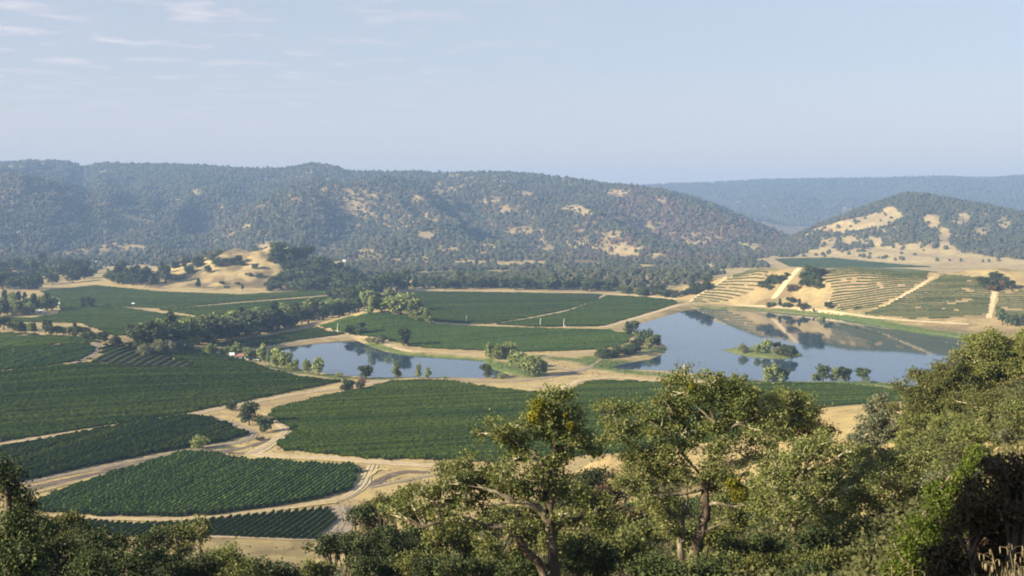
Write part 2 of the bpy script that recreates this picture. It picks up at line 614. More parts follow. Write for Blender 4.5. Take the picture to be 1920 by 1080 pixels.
def ground_mat():
    m, n, b = mat('ground_dry_grass')
    b.inputs['Roughness'].default_value = 0.95
    b.inputs['Specular IOR Level'].default_value = 0.1
    c1 = ramp(n, noise(n, 0.012, 5, 0.6), [(0.3, (0.30, 0.215, 0.105)), (0.48, (0.46, 0.35, 0.150)), (0.7, (0.54, 0.43, 0.185))])
    c2 = mixc(n, ramp(n, noise(n, 0.09, 5, 0.65), [(0.40, (0, 0, 0)), (0.66, (0.85, 0.85, 0.85))]), c1, (0.25, 0.185, 0.105))
    c3 = mixc(n, ramp(n, noise(n, 1.3, 4, 0.7), [(0.4, (0, 0, 0)), (0.75, (0.55, 0.55, 0.55))]), c2, (0.55, 0.45, 0.22))
    at = nd(n, 'ShaderNodeAttribute', attribute_name='litter_shade')
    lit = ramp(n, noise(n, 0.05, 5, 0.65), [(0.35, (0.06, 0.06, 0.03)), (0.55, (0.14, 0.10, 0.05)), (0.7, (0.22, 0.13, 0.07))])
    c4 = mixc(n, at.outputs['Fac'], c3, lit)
    gr = nd(n, 'ShaderNodeAttribute', attribute_name='green')
    grc = ramp(n, noise(n, 0.25, 4, 0.65), [(0.35, (0.055, 0.10, 0.025)), (0.55, (0.10, 0.16, 0.04)), (0.7, (0.16, 0.19, 0.06))])
    c5 = mixc(n, gr.outputs['Fac'], c4, grc)
    n.links.new(c5, b.inputs['Base Color'])
    bumpn(n, b, noise(n, 0.8, 6, 0.7), 0.5, 0.5)
    return m


def leaf_mat(name, stops, trans=0.22, clump=0.5, objvar=0.25, spec=0.15):
    m, n, b = mat(name)
    b.inputs['Roughness'].default_value = 0.6
    b.inputs['Specular IOR Level'].default_value = spec
    g = n.nodes.new('ShaderNodeNewGeometry')
    oi = n.nodes.new('ShaderNodeObjectInfo')
    fac = n.nodes.new('ShaderNodeMath')
    fac.operation = 'MULTIPLY_ADD'
    n.links.new(noise(n, clump, 2, 0.5), fac.inputs[0])
    fac.inputs[1].default_value = 0.7
    n.links.new(g.outputs['Random Per Island'], fac.inputs[2])
    hv = n.nodes.new('ShaderNodeMath')
    hv.operation = 'MULTIPLY'
    n.links.new(fac.outputs[0], hv.inputs[0])
    hv.inputs[1].default_value = 0.62
    c = ramp(n, hv.outputs[0], stops)
    if objvar:
        v = nd(n, 'ShaderNodeMapRange')
        v.inputs['To Min'].default_value = 1 - objvar
        v.inputs['To Max'].default_value = 1 + objvar
        n.links.new(oi.outputs['Random'], v.inputs['Value'])
        hs = nd(n, 'ShaderNodeHueSaturation')
        n.links.new(v.outputs[0], hs.inputs['Value'])
        n.links.new(c, hs.inputs['Color'])
        c = hs.outputs[0]
    n.links.new(c, b.inputs['Base Color'])
    tr = n.nodes.new('ShaderNodeBsdfTranslucent')
    n.links.new(c, tr.inputs['Color'])
    ms = n.nodes.new('ShaderNodeMixShader')
    ms.inputs[0].default_value = trans
    n.links.new(b.outputs[0], ms.inputs[1])
    n.links.new(tr.outputs[0], ms.inputs[2])
    n.links.new(ms.outputs[0], n.nodes['Material Output'].inputs['Surface'])
    return m


def simple(name, stops, scale, rough=0.9, bump=0.4, bd=0.1, detail=5, stretch=None):
    m, n, b = mat(name)
    b.inputs['Roughness'].default_value = rough
    b.inputs['Specular IOR Level'].default_value = 0.2
    f = noise(n, scale, detail, 0.62, stretch=stretch)
    n.links.new(ramp(n, f, stops), b.inputs['Base Color'])
    if bump:
        bumpn(n, b, f, bump, bd)
    return m


M = {}
M['ground'] = ground_mat()
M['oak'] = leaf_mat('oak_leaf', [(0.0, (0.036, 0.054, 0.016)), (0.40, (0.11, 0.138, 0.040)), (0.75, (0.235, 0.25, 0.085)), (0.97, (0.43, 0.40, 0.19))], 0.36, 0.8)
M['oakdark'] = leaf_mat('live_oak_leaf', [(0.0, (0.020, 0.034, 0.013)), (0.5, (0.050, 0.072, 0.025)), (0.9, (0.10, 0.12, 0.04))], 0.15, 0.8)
M['olive'] = leaf_mat('brush_leaf', [(0.0, (0.05, 0.066, 0.018)), (0.5, (0.12, 0.138, 0.038)), (0.85, (0.20, 0.195, 0.06)), (1, (0.30, 0.24, 0.10))], 0.2, 0.6)
M['greybush'] = leaf_mat('grey_needle', [(0.0, (0.06, 0.075, 0.045)), (0.5, (0.12, 0.135, 0.08)), (0.95, (0.19, 0.19, 0.11))], 0.15, 0.6)
M['brown'] = leaf_mat('dry_twig', [(0.0, (0.035, 0.024, 0.014)), (0.5, (0.09, 0.055, 0.03)), (0.9, (0.15, 0.10, 0.055))], 0.1, 0.6)
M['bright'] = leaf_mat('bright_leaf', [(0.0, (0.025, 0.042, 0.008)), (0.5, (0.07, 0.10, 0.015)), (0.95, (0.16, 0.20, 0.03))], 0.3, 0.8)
M['mistle'] = leaf_mat('mistletoe_leaf', [(0.0, (0.07, 0.075, 0.01)), (0.5, (0.165, 0.165, 0.018)), (0.95, (0.28, 0.26, 0.03))], 0.25, 0.8)
M['v_oak'] = leaf_mat('valley_oak_leaf', [(0.0, (0.025, 0.040, 0.016)), (0.5, (0.062, 0.085, 0.030)), (0.95, (0.12, 0.14, 0.05))], 0.15, 3.0, 0.35)
M['v_willow'] = leaf_mat('willow_leaf', [(0.0, (0.12, 0.15, 0.05)), (0.5, (0.24, 0.285, 0.085)), (0.95, (0.36, 0.39, 0.14))], 0.25, 3.0, 0.25)
M['v_grey'] = leaf_mat('grey_willow_leaf', [(0.0, (0.10, 0.12, 0.06)), (0.5, (0.19, 0.20, 0.10)), (0.95, (0.28, 0.27, 0.14))], 0.2, 3.0, 0.2)
M['v_brown'] = leaf_mat('dry_bush_leaf', [(0.0, (0.07, 0.05, 0.03)), (0.5, (0.15, 0.10, 0.055)), (0.95, (0.22, 0.15, 0.09))], 0.1, 3.0, 0.2)
M['wood'] = leaf_mat('far_wood_leaf', [(0.0, (0.030, 0.037, 0.020)), (0.5, (0.052, 0.058, 0.029)), (0.85, (0.076, 0.073, 0.038)), (1.0, (0.12, 0.09, 0.055))], 0.0, 0.01, 0)
M['vine'] = leaf_mat('vine_leaf', [(0.0, (0.012, 0.025, 0.003)), (0.5, (0.036, 0.062, 0.007)), (0.95, (0.082, 0.106, 0.012))], 0.15, 0.035, 0.12, 0.02)
M['vinelight'] = leaf_mat('pale_vine_leaf', [(0.0, (0.028, 0.055, 0.010)), (0.5, (0.058, 0.100, 0.020)), (0.95, (0.098, 0.140, 0.03))], 0.15, 0.03, 0.05, 0.02)
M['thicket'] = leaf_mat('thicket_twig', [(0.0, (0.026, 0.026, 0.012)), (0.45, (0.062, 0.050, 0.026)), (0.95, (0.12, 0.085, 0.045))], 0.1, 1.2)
M['scrub'] = leaf_mat('scrub_leaf', [(0.0, (0.035, 0.045, 0.016)), (0.5, (0.08, 0.09, 0.032)), (0.9, (0.15, 0.14, 0.06))], 0.15, 0.4)
M['terrvine'] = leaf_mat('terrace_vine_leaf', [(0.0, (0.035, 0.045, 0.018)), (0.5, (0.062, 0.076, 0.030)), (0.95, (0.11, 0.11, 0.05))], 0.15, 0.03, 0.05, 0.02)
M['scorched'] = leaf_mat('scorched_leaf', [(0.0, (0.04, 0.035, 0.022)), (0.5, (0.09, 0.062, 0.042)), (0.95, (0.15, 0.095, 0.07))], 0.0, 0.01, 0)
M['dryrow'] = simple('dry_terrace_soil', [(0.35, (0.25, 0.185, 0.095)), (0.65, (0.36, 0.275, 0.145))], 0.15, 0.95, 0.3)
M['bark'] = simple('oak_bark', [(0.35, (0.045, 0.034, 0.024)), (0.52, (0.11, 0.085, 0.06)), (0.70, (0.30, 0.26, 0.17))], 3.2, 0.95, 0.6, 0.05, 6, (1, 1, 0.35))
M['palebark'] = simple('lichened_branch', [(0.35, (0.08, 0.066, 0.046)), (0.52, (0.17, 0.148, 0.10)), (0.70, (0.38, 0.345, 0.235))], 3.5, 0.95, 0.5, 0.05, 6, (1, 1, 0.35))
M['vbark'] = simple('tree_bark', [(0.35, (0.05, 0.04, 0.03)), (0.65, (0.13, 0.10, 0.075))], 6, 0.95, 0.3)
M['dead'] = simple('pale_dead_wood', [(0.35, (0.26, 0.21, 0.14)), (0.65, (0.50, 0.44, 0.33))], 4, 0.9, 0.4, 0.05, 5, (1, 1, 0.3))
M['soil'] = simple('vineyard_soil', [(0.35, (0.17, 0.12, 0.07)), (0.65, (0.33, 0.25, 0.14))], 0.3, 0.95, 0.3)
M['road'] = simple('dirt_road', [(0.3, (0.40, 0.31, 0.175)), (0.5, (0.53, 0.42, 0.245)), (0.7, (0.60, 0.49, 0.30))], 0.35, 0.95, 0.3, 0.1, 6)
M['track'] = simple('grey_track', [(0.3, (0.24, 0.195, 0.135)), (0.7, (0.38, 0.31, 0.215))], 0.4, 0.95, 0.3, 0.1, 6)
M['reed'] = leaf_mat('reed_blade', [(0.0, (0.05, 0.09, 0.02)), (0.5, (0.12, 0.19, 0.04)), (0.95, (0.22, 0.27, 0.07))], 0.25, 0.1, 0)
M['straw'] = leaf_mat('dry_straw', [(0.0, (0.22, 0.17, 0.09)), (0.5, (0.42, 0.34, 0.19)), (0.95, (0.60, 0.50, 0.32))], 0.2, 2.0, 0.1)
M['ditch'] = simple('dark_ditch_soil', [(0.35, (0.09, 0.07, 0.05)), (0.65, (0.21, 0.16, 0.11))], 0.25, 0.95, 0.3, 0.1, 6)
M['verge'] = simple('golden_verge', [(0.35, (0.46, 0.35, 0.13)), (0.65, (0.62, 0.49, 0.21))], 0.6, 0.95, 0.4, 0.1, 6)
M['lichen'] = simple('lichened_twig', [(0.35, (0.20, 0.175, 0.11)), (0.55, (0.40, 0.37, 0.24)), (0.7, (0.52, 0.49, 0.33))], 5, 0.95, 0.3)
M['oat'] = leaf_mat('oat_straw', [(0.0, (0.11, 0.09, 0.05)), (0.5, (0.24, 0.20, 0.115)), (0.95, (0.40, 0.34, 0.21))], 0.2, 2.0, 0.1)
M['white'] = simple('white_paint', [(0.3, (0.70, 0.70, 0.68)), (0.7, (0.82, 0.82, 0.80))], 1.5, 0.6, 0)
M['roof'] = simple('red_brown_roof', [(0.3, (0.33, 0.15, 0.10)), (0.7, (0.46, 0.23, 0.16))], 1.2, 0.8, 0)
M['metal'] = simple('galvanised_metal', [(0.3, (0.55, 0.56, 0.57)), (0.7, (0.68, 0.69, 0.70))], 2, 0.45, 0)
M['glass'] = simple('dark_window', [(0.3, (0.03, 0.04, 0.05)), (0.7, (0.05, 0.06, 0.07))], 1, 0.1, 0)


def water_mat():
    m, n, b = mat('lake_water')
    b.inputs['Base Color'].default_value = (0.030, 0.055, 0.085, 1)
    b.inputs['Roughness'].default_value = 0.04
    b.inputs['IOR'].default_value = 1.33
    b.inputs['Specular IOR Level'].default_value = 0.5
    bumpn(n, b, noise(n, 0.25, 3, 0.5, stretch=(1, 0.5, 1)), 0.02, 0.15)
    return m


M['water'] = water_mat()

# ------------------------------------------------------------------ ground, lakes
SHORE_GREEN = [   # pixel strips of green bank: polyline, half width in metres
    ([(1300, 574), (1380, 577), (1460, 581), (1540, 588), (1600, 597)], 5),
    ([(1560, 590), (1620, 600), (1720, 618), (1800, 628), (1840, 634)], 12),
    ([(1090, 676), (1120, 686), (1180, 697), (1250, 704), (1330, 710), (1420, 717), (1640, 719), (1705, 724)], 8),
    ([(1110, 670), (1140, 684), (1170, 678)], 10),
    ([(1215, 655), (1245, 654)], 8),
    ([(500, 686), (560, 698), (640, 708), (740, 711)], 4),
    ([(560, 646), (640, 637)], 4), ([(690, 642), (760, 661), (850, 668), (915, 672), (935, 690)], 5),
    ([(930, 680), (960, 692), (1000, 705)], 8), ([(1040, 672), (1110, 676)], 8),
]
_sg = [(pick([p[0] for p in l], [p[1] for p in l])[:, :2], hw) for l, hw in SHORE_GREEN]


def green_mask(x, y):
    g = np.zeros(np.shape(x))
    n = fbm(x / 9, y / 14, 55, 3)
    for l, hw in _sg:
        m = (x > l[:, 0].min() - 40) & (x < l[:, 0].max() + 40) & (y > l[:, 1].min() - 40) & (y < l[:, 1].max() + 40)
        if m.any():
            d, _ = seg_dist(l, x[m], y[m])
            g[m] = np.maximum(g[m], np.clip(1.5 - d / hw * (0.5 + n[m]), 0, 1))
    m = (x > ISLE[:, 0].min() - 9) & (x < ISLE[:, 0].max() + 9) & (y > ISLE[:, 1].min() - 9) & (y < ISLE[:, 1].max() + 9)
    g[m] = np.maximum(g[m], 0.85)
    return g * 0.92


BANK = [(1030, 870), (1060, 845), (1240, 825), (1340, 828), (1480, 815), (1530, 770), (1600, 755), (1720, 740), (1730, 775), (1640, 800), (1570, 845), (1490, 860), (1330, 860), (1150, 880), (1040, 900)]


def brush_mask(x, y):
    """where low brush covers the near hillside"""
    z = height(x.copy(), y.copy(), False)
    px, py = proj(x, y, z)
    b = inside(BANK, px, py) & (y > 120)
    n = fbm(x / 9, y / 12, 201, 4)
    m = sstep(0.43, 0.54, n + 0.14 * sstep(900, 400, px) + 0.16 * sstep(900, 980, py) - 0.055 * sstep(1450, 1600, px)) * sstep(330, 270, y)
    return np.where(b, 0.0, m)


def make_ground():
    th = np.concatenate([np.arange(-180, -30, 3.0), np.arange(-30, 30, 0.1), np.arange(30, 180, 3.0)])
    r = [1.0]
    while r[-1] < 9500:
        q = r[-1]
        r.append(q * (1.022 if q < 300 else 1.008 if q < 620 else 1.0042 if q < 1300 else 1.007))
    r = np.array(r)
    T, R_ = np.meshgrid(np.radians(th), r)
    x = (np.sin(T) * R_).ravel()
    y = (np.cos(T) * R_).ravel()
    z = height(x, y)
    nr, ntn = T.shape
    i = np.arange(nr - 1)[:, None] * ntn
    j = np.arange(ntn)[None]
    j2 = (j + 1) % ntn
    q = np.stack([i + j, i + ntn + j, i + ntn + j2, i + j2], -1).reshape(-1, 4)
    V = np.stack([x, y, z], 1)
    V = np.concatenate([V, [[0, 0, 98.4]]])
    k = np.arange(ntn)
    t = np.stack([np.full(ntn, len(V) - 1), k, (k + 1) % ntn], 1)
    me = mesh_np('ground', V, [q, t], [M['ground']], smooth=True)
    # ground cover masks (leaf litter under the woods, shade painted on open ground, green banks)
    lit = np.zeros(len(V), np.float32)
    far = (V[:, 1] > 2050) & (V[:, 2] > 2)
    dens = wood_density(V[far, 0], V[far, 1], V[far, 2])
    lit[far] = np.clip((dens - 0.1) * 1.2, 0, 1) * 0.85
    ra = far & (V[:, 1] > 2300) & (V[:, 0] < 0.2 * V[:, 1])
    lit[ra] = np.maximum(lit[ra], 0.12 + 0.45 * fbm(V[ra, 0] / 30, V[ra, 1] / 40, 414, 3))
    kn = np.hypot((V[:, 0] + 330) / 230, (V[:, 1] - 1660) / 210) < 1
    lit[kn] = 0.75 * sstep(0.46, 0.62, fbm(V[kn, 0] / 26, V[kn, 1] / 30, 411, 4))
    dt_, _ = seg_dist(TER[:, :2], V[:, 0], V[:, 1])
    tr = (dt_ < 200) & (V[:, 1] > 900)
    lit[tr] = np.maximum(lit[tr], 0.18 + 0.4 * sstep(0.48, 0.64, fbm(V[tr, 0] / 18, V[tr, 1] / 22, 412, 4)))  # terraced hill: weaker sunlight painted as darker, patchy ground colour
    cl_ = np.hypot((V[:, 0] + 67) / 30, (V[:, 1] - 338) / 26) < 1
    lit[cl_] = 0.25 + 0.35 * sstep(0.42, 0.6, fbm(V[cl_, 0] / 7, V[cl_, 1] / 7, 413, 4))  # tan clearing: half shade painted into the ground colour
    near = (V[:, 1] > 4) & (V[:, 1] < 330) & (V[:, 2] > 3)
    lit[near] = np.maximum(lit[near], brush_mask(V[near, 0], V[near, 1]) * 0.85)
    a = me.attributes.new('litter_shade', 'FLOAT', 'POINT')
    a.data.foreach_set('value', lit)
    gr = green_mask(V[:, 0].copy(), V[:, 1].copy()).astype(np.float32)
    a = me.attributes.new('green', 'FLOAT', 'POINT')
    a.data.foreach_set('value', gr)
    return tag(link('ground', me), kind='structure')


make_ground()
for nm, lk in (('pond_water', LAKE_A), ('lake_water', LAKE_B)):
    a0, a1 = lk.min(0) - 6, lk.max(0) + 6
    V = [[a0[0], a0[1], LAKE_Z], [a1[0], a0[1], LAKE_Z], [a1[0], a1[1], LAKE_Z], [a0[0], a1[1], LAKE_Z]]
    tag(link(nm, mesh_np(nm, V, [np.array([[0, 1, 2, 3]])], [M['water']])), kind='structure')

# ------------------------------------------------------------------ vineyards
def densify(pts, closed=True, step=14.0):
    p = np.array(pts, float)
    o = []
    n = len(p)
    for i in range(n if closed else n - 1):
        a, b = p[i], p[(i + 1) % n]
        k = max(1, int(np.hypot(*(b - a)) / step))
        for s in range(k):
            o.append(a + (b - a) * s / k)
    if not closed:
        o.append(p[-1])
    return np.array(o)


def world_poly(pts, dmin=340.0, closed=True, step=14.0):
    p = densify(pts, closed, step)
    return pick(p[:, 0], p[:, 1], dmin)[:, :2]


def rows_grid(poly, ang, spacing, step, bend=0.0, ragged=1.0):
    """points along the rows of a field: arrays (rows, samples) of x, y and a mask"""
    c0 = poly.mean(0)
    e = np.array([math.sin(ang), math.cos(ang)])
    f = np.array([math.cos(ang), -math.sin(ang)])
    q = poly - c0
    u, v = q @ e, q @ f
    ext = abs(bend) * max(abs(u.min()), abs(u.max())) ** 2
    us = np.arange(u.min() - 2, u.max() + 2, step)
    vs = np.arange(v.min() - 2 - ext, v.max() + 2 + ext, spacing)
    U, Vv = np.meshgrid(us, vs)
    Vb = Vv + bend * U * U
    x = c0[0] + U * e[0] + Vb * f[0]
    y = c0[1] + U * e[1] + Vb * f[1]
    jit = (vnoise(x / 5, y / 5, 12) - 0.5) * 2 * ragged
    msk = inside(poly, x + jit, y + jit)
    return x, y, msk, e, f


def vine_mesh(name, x, y, msk, f, hgt=1.6, wid=0.5, leaves=0, lsize=0.45, mat_='vine', gaps=0.0):
    idx = -np.ones(x.shape, int)
    idx[msk] = np.arange(msk.sum())
    xs, ys = x[msk], y[msk]
    n = len(xs)
    z = height(xs.copy(), ys.copy())
    hn = hgt * (0.82 + 0.22 * vnoise(xs / 1.3, ys / 1.3, 31) + 0.10 * rng.uniform(-1, 1, n))
    wn = wid * (0.7 + 0.5 * rng.uniform(0, 1, n))
    prof = [(-0.75, 0.05), (-1.0, 0.55), (-0.35, 0.98), (0.4, 1.0), (1.0, 0.5), (0.75, 0.05)]
    V = np.zeros((n, len(prof), 3))
    for k, (a, b) in enumerate(prof):
        o = wn * a + 0.12 * rng.uniform(-1, 1, n)
        V[:, k, 0] = xs + f[0] * o
        V[:, k, 1] = ys + f[1] * o
        V[:, k, 2] = z + hn * b * (1 + 0.12 * rng.uniform(-1, 1, n))
    m2 = msk[:, :-1] & msk[:, 1:]
    if gaps:
        m2 &= vnoise(x[:, :-1] / 9, y[:, :-1] / 9, 71) > gaps
    a, b = idx[:, :-1][m2], idx[:, 1:][m2]
    K = len(prof)
    q = np.concatenate([np.stack([a * K + k, a * K + k + 1, b * K + k + 1, b * K + k], 1) for k in range(K - 1)])
    VV = [V.reshape(-1, 3)]
    FF = [q]
    if leaves:
        s = rng.integers(0, n, int(n * leaves * 1.7))
        c = np.stack([xs[s] + f[0] * rng.uniform(-1, 1, len(s)) * wid * 1.1, ys[s] + f[1] * rng.uniform(-1, 1, len(s)) * wid * 1.1, z[s] + hn[s] * rng.uniform(0.45, 1.12, len(s))], 1)
        lv, lf = leaf_quads(c, lsize)
        FF.append(lf + n * K)
        VV.append(lv)
    return mesh_np(name, np.concatenate(VV), FF, [M[mat_]])


def leaf_quads(c, size, up=0.25, asp=0.62):
    """one diamond leaf per centre"""
    n = len(c)
    nrm = rng.normal(0, 1, (n, 3))
    nrm[:, 2] += up * 2
    nrm /= np.linalg.norm(nrm, axis=1)[:, None]
    r = rng.normal(0, 1, (n, 3))
    a = np.cross(nrm, r)
    a /= np.linalg.norm(a, axis=1)[:, None] + 1e-9
    b = np.cross(nrm, a)
    s = np.asarray(size) * rng.uniform(0.6, 1.3, n)[:, None]
    V = np.stack([c - a * s * 0.5, c + b * s * 0.5 * asp + nrm * s * 0.08, c + a * s * 0.5, c - b * s * 0.5 * asp + nrm * s * 0.08], 1)
    return V.reshape(-1, 3), np.arange(n * 4).reshape(n, 4)


def soil_sheet(name, poly, ang, mat_, cell=3.0, lift=0.16):
    x, y, m, e, f = rows_grid(poly, ang, cell, cell, 0, 0)
    idx = -np.ones(x.shape, int)
    q = m[:-1, :-1] & m[1:, :-1] & m[:-1, 1:] & m[1:, 1:]
    use = np.zeros(x.shape, bool)
    for a in (slice(None, -1), slice(1, None)):
        for b in (slice(None, -1), slice(1, None)):
            use[a, b] |= q
    idx[use] = np.arange(use.sum())
    xs, ys = x[use], y[use]
    V = np.stack([xs, ys, height(xs.copy(), ys.copy()) + lift], 1)
    Q = np.stack([idx[:-1, :-1][q], idx[1:, :-1][q], idx[1:, 1:][q], idx[:-1, 1:][q]], 1)
    return mesh_np(name, V, [Q], [M[mat_]], smooth=True)


R_ = radians
FIELDS = [
    # label, pixel outline, row direction, spacing, step, height, leaves, bend, gaps
    ('broad dark vineyard on the slope above the long dirt road, below the knoll', [(0, 700), (60, 692), (150, 684), (165, 681), (250, 688), (352, 693), (366, 686), (300, 664), (232, 646), (300, 647), (360, 656), (442, 673), (500, 692), (560, 709), (640, 716), (590, 726), (530, 738), (440, 757), (350, 775), (200, 798), (100, 814), (-40, 838), (-40, 702)], R_(62), 2.3, 1.0, 1.7, 1.3, 0, 0),
    ('light green vineyard on top of the knoll beside the pale track', [(-30, 663), (90, 650), (172, 644), (178, 656), (150, 677), (60, 690), (-30, 698)], R_(20), 2.6, 1.4, 1.3, 1.0, 0, 0),
    ('small vineyard of curving rows with pale strips between, on the knoll', [(192, 646), (230, 648), (300, 665), (362, 685), (350, 691), (250, 686), (163, 679), (185, 664)], R_(2), 5.2, 1.2, 1.3, 0.8, 0.0016, 0),
    ('narrow wedge vineyard between the long road and the ditch', [(-30, 846), (0, 841), (100, 824), (250, 794), (345, 781), (400, 785), (445, 804), (462, 816), (430, 827), (300, 849), (150, 879), (50, 902), (-30, 915)], R_(14), 2.0, 0.9, 1.8, 1.5, 0, 0),
    ('large dark green vineyard rising to a blunt point below the light green bush', [(340, 851), (400, 851), (450, 862), (540, 870), (650, 873), (677, 877), (668, 895), (650, 921), (600, 936), (500, 953), (400, 966), (300, 971), (150, 966), (60, 955), (62, 944), (110, 925), (220, 886)], R_(9), 1.9, 0.8, 1.8, 1.6, 0, 0),
    ('large mid green vineyard sweeping behind the tall oak, below the pond', [(503, 772), (600, 746), (690, 730), (735, 716), (840, 716), (900, 727), (990, 738), (1040, 739), (1066, 737), (1092, 790), (1122, 850), (1000, 866), (930, 868), (820, 862), (720, 862), (600, 852), (515, 842), (530, 829), (550, 812), (543, 804), (515, 786)], R_(74), 2.2, 0.9, 1.75, 1.4, 0, 0),
    ('mid green vineyard along the near shore of the lake, behind the oaks', [(1064, 737), (1080, 728), (1100, 718), (1150, 715), (1250, 722), (1400, 723), (1550, 721), (1650, 729), (1706, 735), (1720, 760), (1600, 775), (1500, 800), (1300, 840), (1122, 852), (1092, 792)], R_(80), 2.3, 1.0, 1.7, 1.2, 0, 0),
    ('flat dark vineyard beyond the slanting track, under the wooded band', [(738, 550), (800, 548), (900, 549), (1000, 551), (1128, 553), (1120, 562), (1060, 582), (990, 596), (920, 608), (860, 606), (815, 603), (795, 580), (750, 562)], R_(80), 2.8, 1.8, 1.7, 0.5, 0, 0),
    ('flat vineyard between the slanting track and the lakeside road', [(1140, 555), (1200, 558), (1262, 563), (1268, 569), (1228, 583), (1130, 612), (1010, 613), (928, 609), (1000, 598), (1066, 585)], R_(80), 2.8, 1.8, 1.7, 0.5, 0, 0),
    ('rounded green vineyard over two low rises behind the pond', [(600, 612), (650, 597), (690, 589), (740, 590), (775, 597), (820, 610), (930, 615), (1050, 618), (1140, 620), (1186, 629), (1172, 645), (1120, 656), (1000, 660), (900, 658), (790, 653), (735, 641), (690, 631), (645, 625)], R_(70), 2.6, 1.4, 1.5, 0.8, 0, 0),
    ('thin green vineyard strip between the creek trees and the pond levee', [(395, 648), (440, 640), (500, 632), (590, 616), (645, 627), (540, 641), (440, 651)], R_(60), 2.6, 1.4, 1.5, 0.8, 0, 0),
    ('flat vineyard at the foot of the dry knoll', [(75, 547), (180, 536), (300, 548), (450, 554), (500, 551), (612, 544), (614, 553), (450, 566), (310, 579), (240, 576), (150, 567), (100, 558)], R_(75), 3.0, 2.2, 1.7, 0.4, 0, 0),
    ('flat vineyard wedge beyond the creek trees, under the pale track', [(296, 581), (318, 581), (450, 570), (615, 557), (640, 570), (560, 584), (430, 598), (400, 597)], R_(75), 3.0, 2.0, 1.7, 0.4, 0, 0),
    ('flat vineyard with a lone dark tree on its far edge', [(-30, 596), (60, 598), (112, 590), (112, 560), (150, 569), (240, 579), (300, 589), (398, 600), (380, 608), (300, 626), (215, 630), (150, 606), (-30, 603)], R_(75), 2.9, 1.8, 1.7, 0.5, 0, 0),
    ('distant vineyard sliver seen over the wooded band', [(760, 514), (900, 508), (930, 510), (900, 519), (770, 523)], R_(80), 4.5, 5, 1.8, 0, 0, 0),
    ('distant green field in front of the dry lakebed', [(1452, 486), (1560, 484), (1690, 497), (1750, 501), (1560, 503), (1480, 500)], R_(80), 4.5, 5, 1.8, 0, 0, 0),
    ('distant green field near the foot of the burnt ridge', [(1130, 486), (1230, 490), (1244, 497), (1140, 493)], R_(80), 5, 6, 1.8, 0, 0, 0),
    ('distant green field in front of the pale mown field', [(120, 488), (250, 482), (440, 466), (440, 476), (320, 491), (150, 495)], R_(80), 5, 6, 1.8, 0, 0, 0),
    ('terraced vineyard on the hillside beside the bare ridge track', [(1296, 562), (1318, 549), (1360, 527), (1400, 508), (1432, 505), (1442, 515), (1410, 546), (1360, 566), (1310, 568)], R_(140), 5.6, 1.6, 1.6, 0.6, 0.0006, 0.12),
    ('terraced vineyard on the hillside beyond the two tree clumps', [(1545, 506), (1620, 503), (1700, 505), (1758, 511), (1740, 524), (1690, 552), (1640, 579), (1590, 583), (1552, 574), (1562, 545), (1542, 522)], R_(131), 5.6, 1.6, 1.6, 0.6, -0.0004, 0.12),
    ('terraced vineyard with dense green middle rows on the lakeside hill', [(1770, 516), (1840, 521), (1860, 545), (1854, 590), (1780, 597), (1700, 598), (1612, 590), (1660, 574), (1752, 526)], R_(124), 4.3, 1.6, 1.6, 0.6, -0.0003, 0.12),
    ('terraced vineyard at the end of the lakeside hill past the farm track', [(1872, 546), (1960, 545), (1960, 597), (1862, 597)], R_(120), 5.0, 1.6, 1.6, 0.6, 0, 0.12),
    ('brown striped young vineyard below the hedge line, at the side of the knoll', [(-30, 622), (60, 626), (150, 634), (192, 643), (170, 643), (90, 649), (-30, 661)], R_(85), 7, 2, 1.2, 0.5, 0, 0.2),
]
ALLF = []
for k, (lab, px, ang, spc, stp, hgt, lv, bend, gaps) in enumerate(FIELDS):
    poly = world_poly(px, 2050.0 if 'distant green' in lab else 400.0 if 'behind the' in lab else 340.0)
    x, y, msk, e, f = rows_grid(poly, ang, spc, stp, bend, 2.4 if k < 11 else 1.2)
    ALLF.append(poly)
    terr = 'terraced' in lab or 'curving' in lab
    if terr:
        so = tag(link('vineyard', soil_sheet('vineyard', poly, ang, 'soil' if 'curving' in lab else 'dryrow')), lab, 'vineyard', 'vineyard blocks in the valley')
    else:
        so = tag(link('vineyard', soil_sheet('vineyard', poly, ang, 'soil')), lab, 'vineyard', 'vineyard blocks in the valley')
    vo = link('vines', vine_mesh('vines', x, y, msk, f, hgt, 0.42 * spc if not terr else 1.5 if 'curving' in lab else 0.6, lv, 0.40 if k < 7 else 0.7, 'vine' if 'curving' in lab else 'terrvine' if terr else 'vinelight' if ('light green' in lab or 'rounded green' in lab) else 'vine', gaps), so)
    vo['kind'] = 'stuff'

# the nearest block, where single rows can be told apart
px6 = [(100, 973), (250, 984), (340, 981), (450, 969), (560, 958), (615, 953), (626, 966), (634, 978), (610, 1000), (592, 1014), (540, 1013), (450, 1008), (380, 1005), (300, 1006), (100, 1004)]
poly = world_poly(px6, 330.0)
ang = R_(9)
x, y, msk, e, f = rows_grid(poly, ang, 2.25, 0.7, 0, 0.3)
near = tag(link('vineyard', soil_sheet('vineyard', poly, ang, 'soil')), 'nearest vineyard block with distinct dark rows, above the bare tan clearing', 'vineyard', 'vineyard blocks in the valley')
rows = [i for i in range(x.shape[0]) if msk[i].sum() > 4]
rows = rows[::-1]
for i in rows[:70]:
    link('vine_row', vine_mesh('vine_row', x[i:i + 1], y[i:i + 1], msk[i:i + 1], f, 1.35, 0.46, 1.0, 0.34), near)

